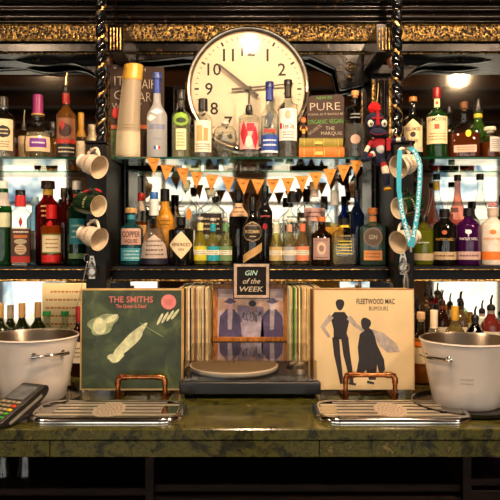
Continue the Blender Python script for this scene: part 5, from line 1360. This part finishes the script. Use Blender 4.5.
# ================================================================== CARD READER
t = thing('card_reader', 'black card payment terminal with coloured keys beside the left bucket', 'card reader', (-.640, 1.765, COUNTER + .003), -.42)
A = math.radians(20)
Mt = Matrix.Translation((0, 0, .034)) @ Matrix.Rotation(A, 4, 'X')
hw_, hl = .040, .088
def sec(y, zt, zb_, w): return y, zt, zb_, w
def shell(prof, w, mat, name, M_=Matrix.Identity(4)):
    m = MB(); vs = []; n = len(prof); b = .006
    for (y, z) in prof: vs.append((-w, y, z))
    for (y, z) in prof: vs.append((w, y, z))
    fs = [tuple(range(n)), tuple(range(2 * n - 1, n - 1, -1))]
    for i in range(n): j = (i + 1) % n; fs.append((i, i + n, j + n, j))
    m.add(vs, fs, mat, M_); o = m.build(name, t, smooth=0, fixn=True)
    bv = o.modifiers.new('rounding', 'BEVEL'); bv.width = .004; bv.segments = 3; bv.limit_method = 'ANGLE'; bv.angle_limit = .5
    return o
body = shell([(-.088, .002), (-.05, .0), (.02, .006), (.05, .030), (.085, .052), (.094, .066), (.090, .078), (.075, .082), (-.09, .016)], hw_, P('1a1816', rough=.35), 'casing')
m = MB(); 
slope = (.082 - .016) / .165; ang = math.atan(slope)
F_ = Matrix.Translation((0, -.09, .0165)) @ Matrix.Rotation(ang, 4, 'X')
m.box(-hw_ + .004, hw_ - .004, .006, .172, .0, .0022, P('2a2620', rough=.4), M=F_, bev=.001); pn = m.build('fascia', t, smooth=0)
m = MB(); m.box(-.031, .031, .098, .160, .0022, .003, P('55585a', rough=.12, var=.4, scale=40, coat=.6), M=F_); m.build('screen', t, smooth=0)
def key(i, j, col):
    m = MB(); x_ = -.026 + i * .0175; y_ = .084 - j * .0165
    m.box(x_ - .0065, x_ + .0065, y_ - .005, y_ + .005, .0022, .0052, P(col, rough=.4), M=F_, bev=.001); m.build('key', t, smooth=0)
for j in range(5):
    for i in range(4):
        if i == 3 and j < 1: c = '9a8c70'
        elif i == 3: c = ('', 'd0401c', 'd8b41c', '3c9a2c', '2c8a2c')[j]
        else: c = '8f8264'
        key(i, j, c)
m = MB(); m.box(-hw_ - .0012, -hw_ + .001, -.06, .07, .004, .012, P('8a857a', rough=.4), M=Matrix.Translation((0, 0, .022)) @ Matrix.Rotation(ang, 4, 'X')); m.box(hw_ - .001, hw_ + .0012, -.06, .07, .004, .012, P('8a857a', rough=.4), M=Matrix.Translation((0, 0, .022)) @ Matrix.Rotation(ang, 4, 'X')); m.build('side_trim', t, smooth=0)

# ================================================================== CAMERA, WORLD, VIEW
cam = bpy.data.cameras.new('camera'); co = bpy.data.objects.new('camera', cam); COL.objects.link(co)
co.location = (0, 0, CZ); co.rotation_euler = (PI / 2, 0, 0)
cam.sensor_width = 36; cam.sensor_fit = 'HORIZONTAL'; cam.lens = 36 * F / 500.; cam.shift_y = -(250 - HY) / 500.; cam.clip_start = .02
cam.dof.use_dof = False
S.camera = co
w = bpy.data.worlds.new('world'); S.world = w; w.use_nodes = True
bg = w.node_tree.nodes['Background']; bg.inputs[0].default_value = (.9, .75, .55, 1); bg.inputs[1].default_value = .15
vs_ = S.view_settings; S.display_settings.display_device = 'sRGB'
vs_.view_transform = 'Standard'; vs_.look = 'None'; vs_.gamma = 1; vs_.use_curve_mapping = False; vs_.exposure = 0.0
cy = S.cycles
cy.max_bounces = 14; cy.transmission_bounces = 12; cy.transparent_max_bounces = 40; cy.glossy_bounces = 6; cy.diffuse_bounces = 3
cy.caustics_reflective = False; cy.caustics_refractive = False; cy.use_denoising = True; cy.sample_clamp_indirect = 6.
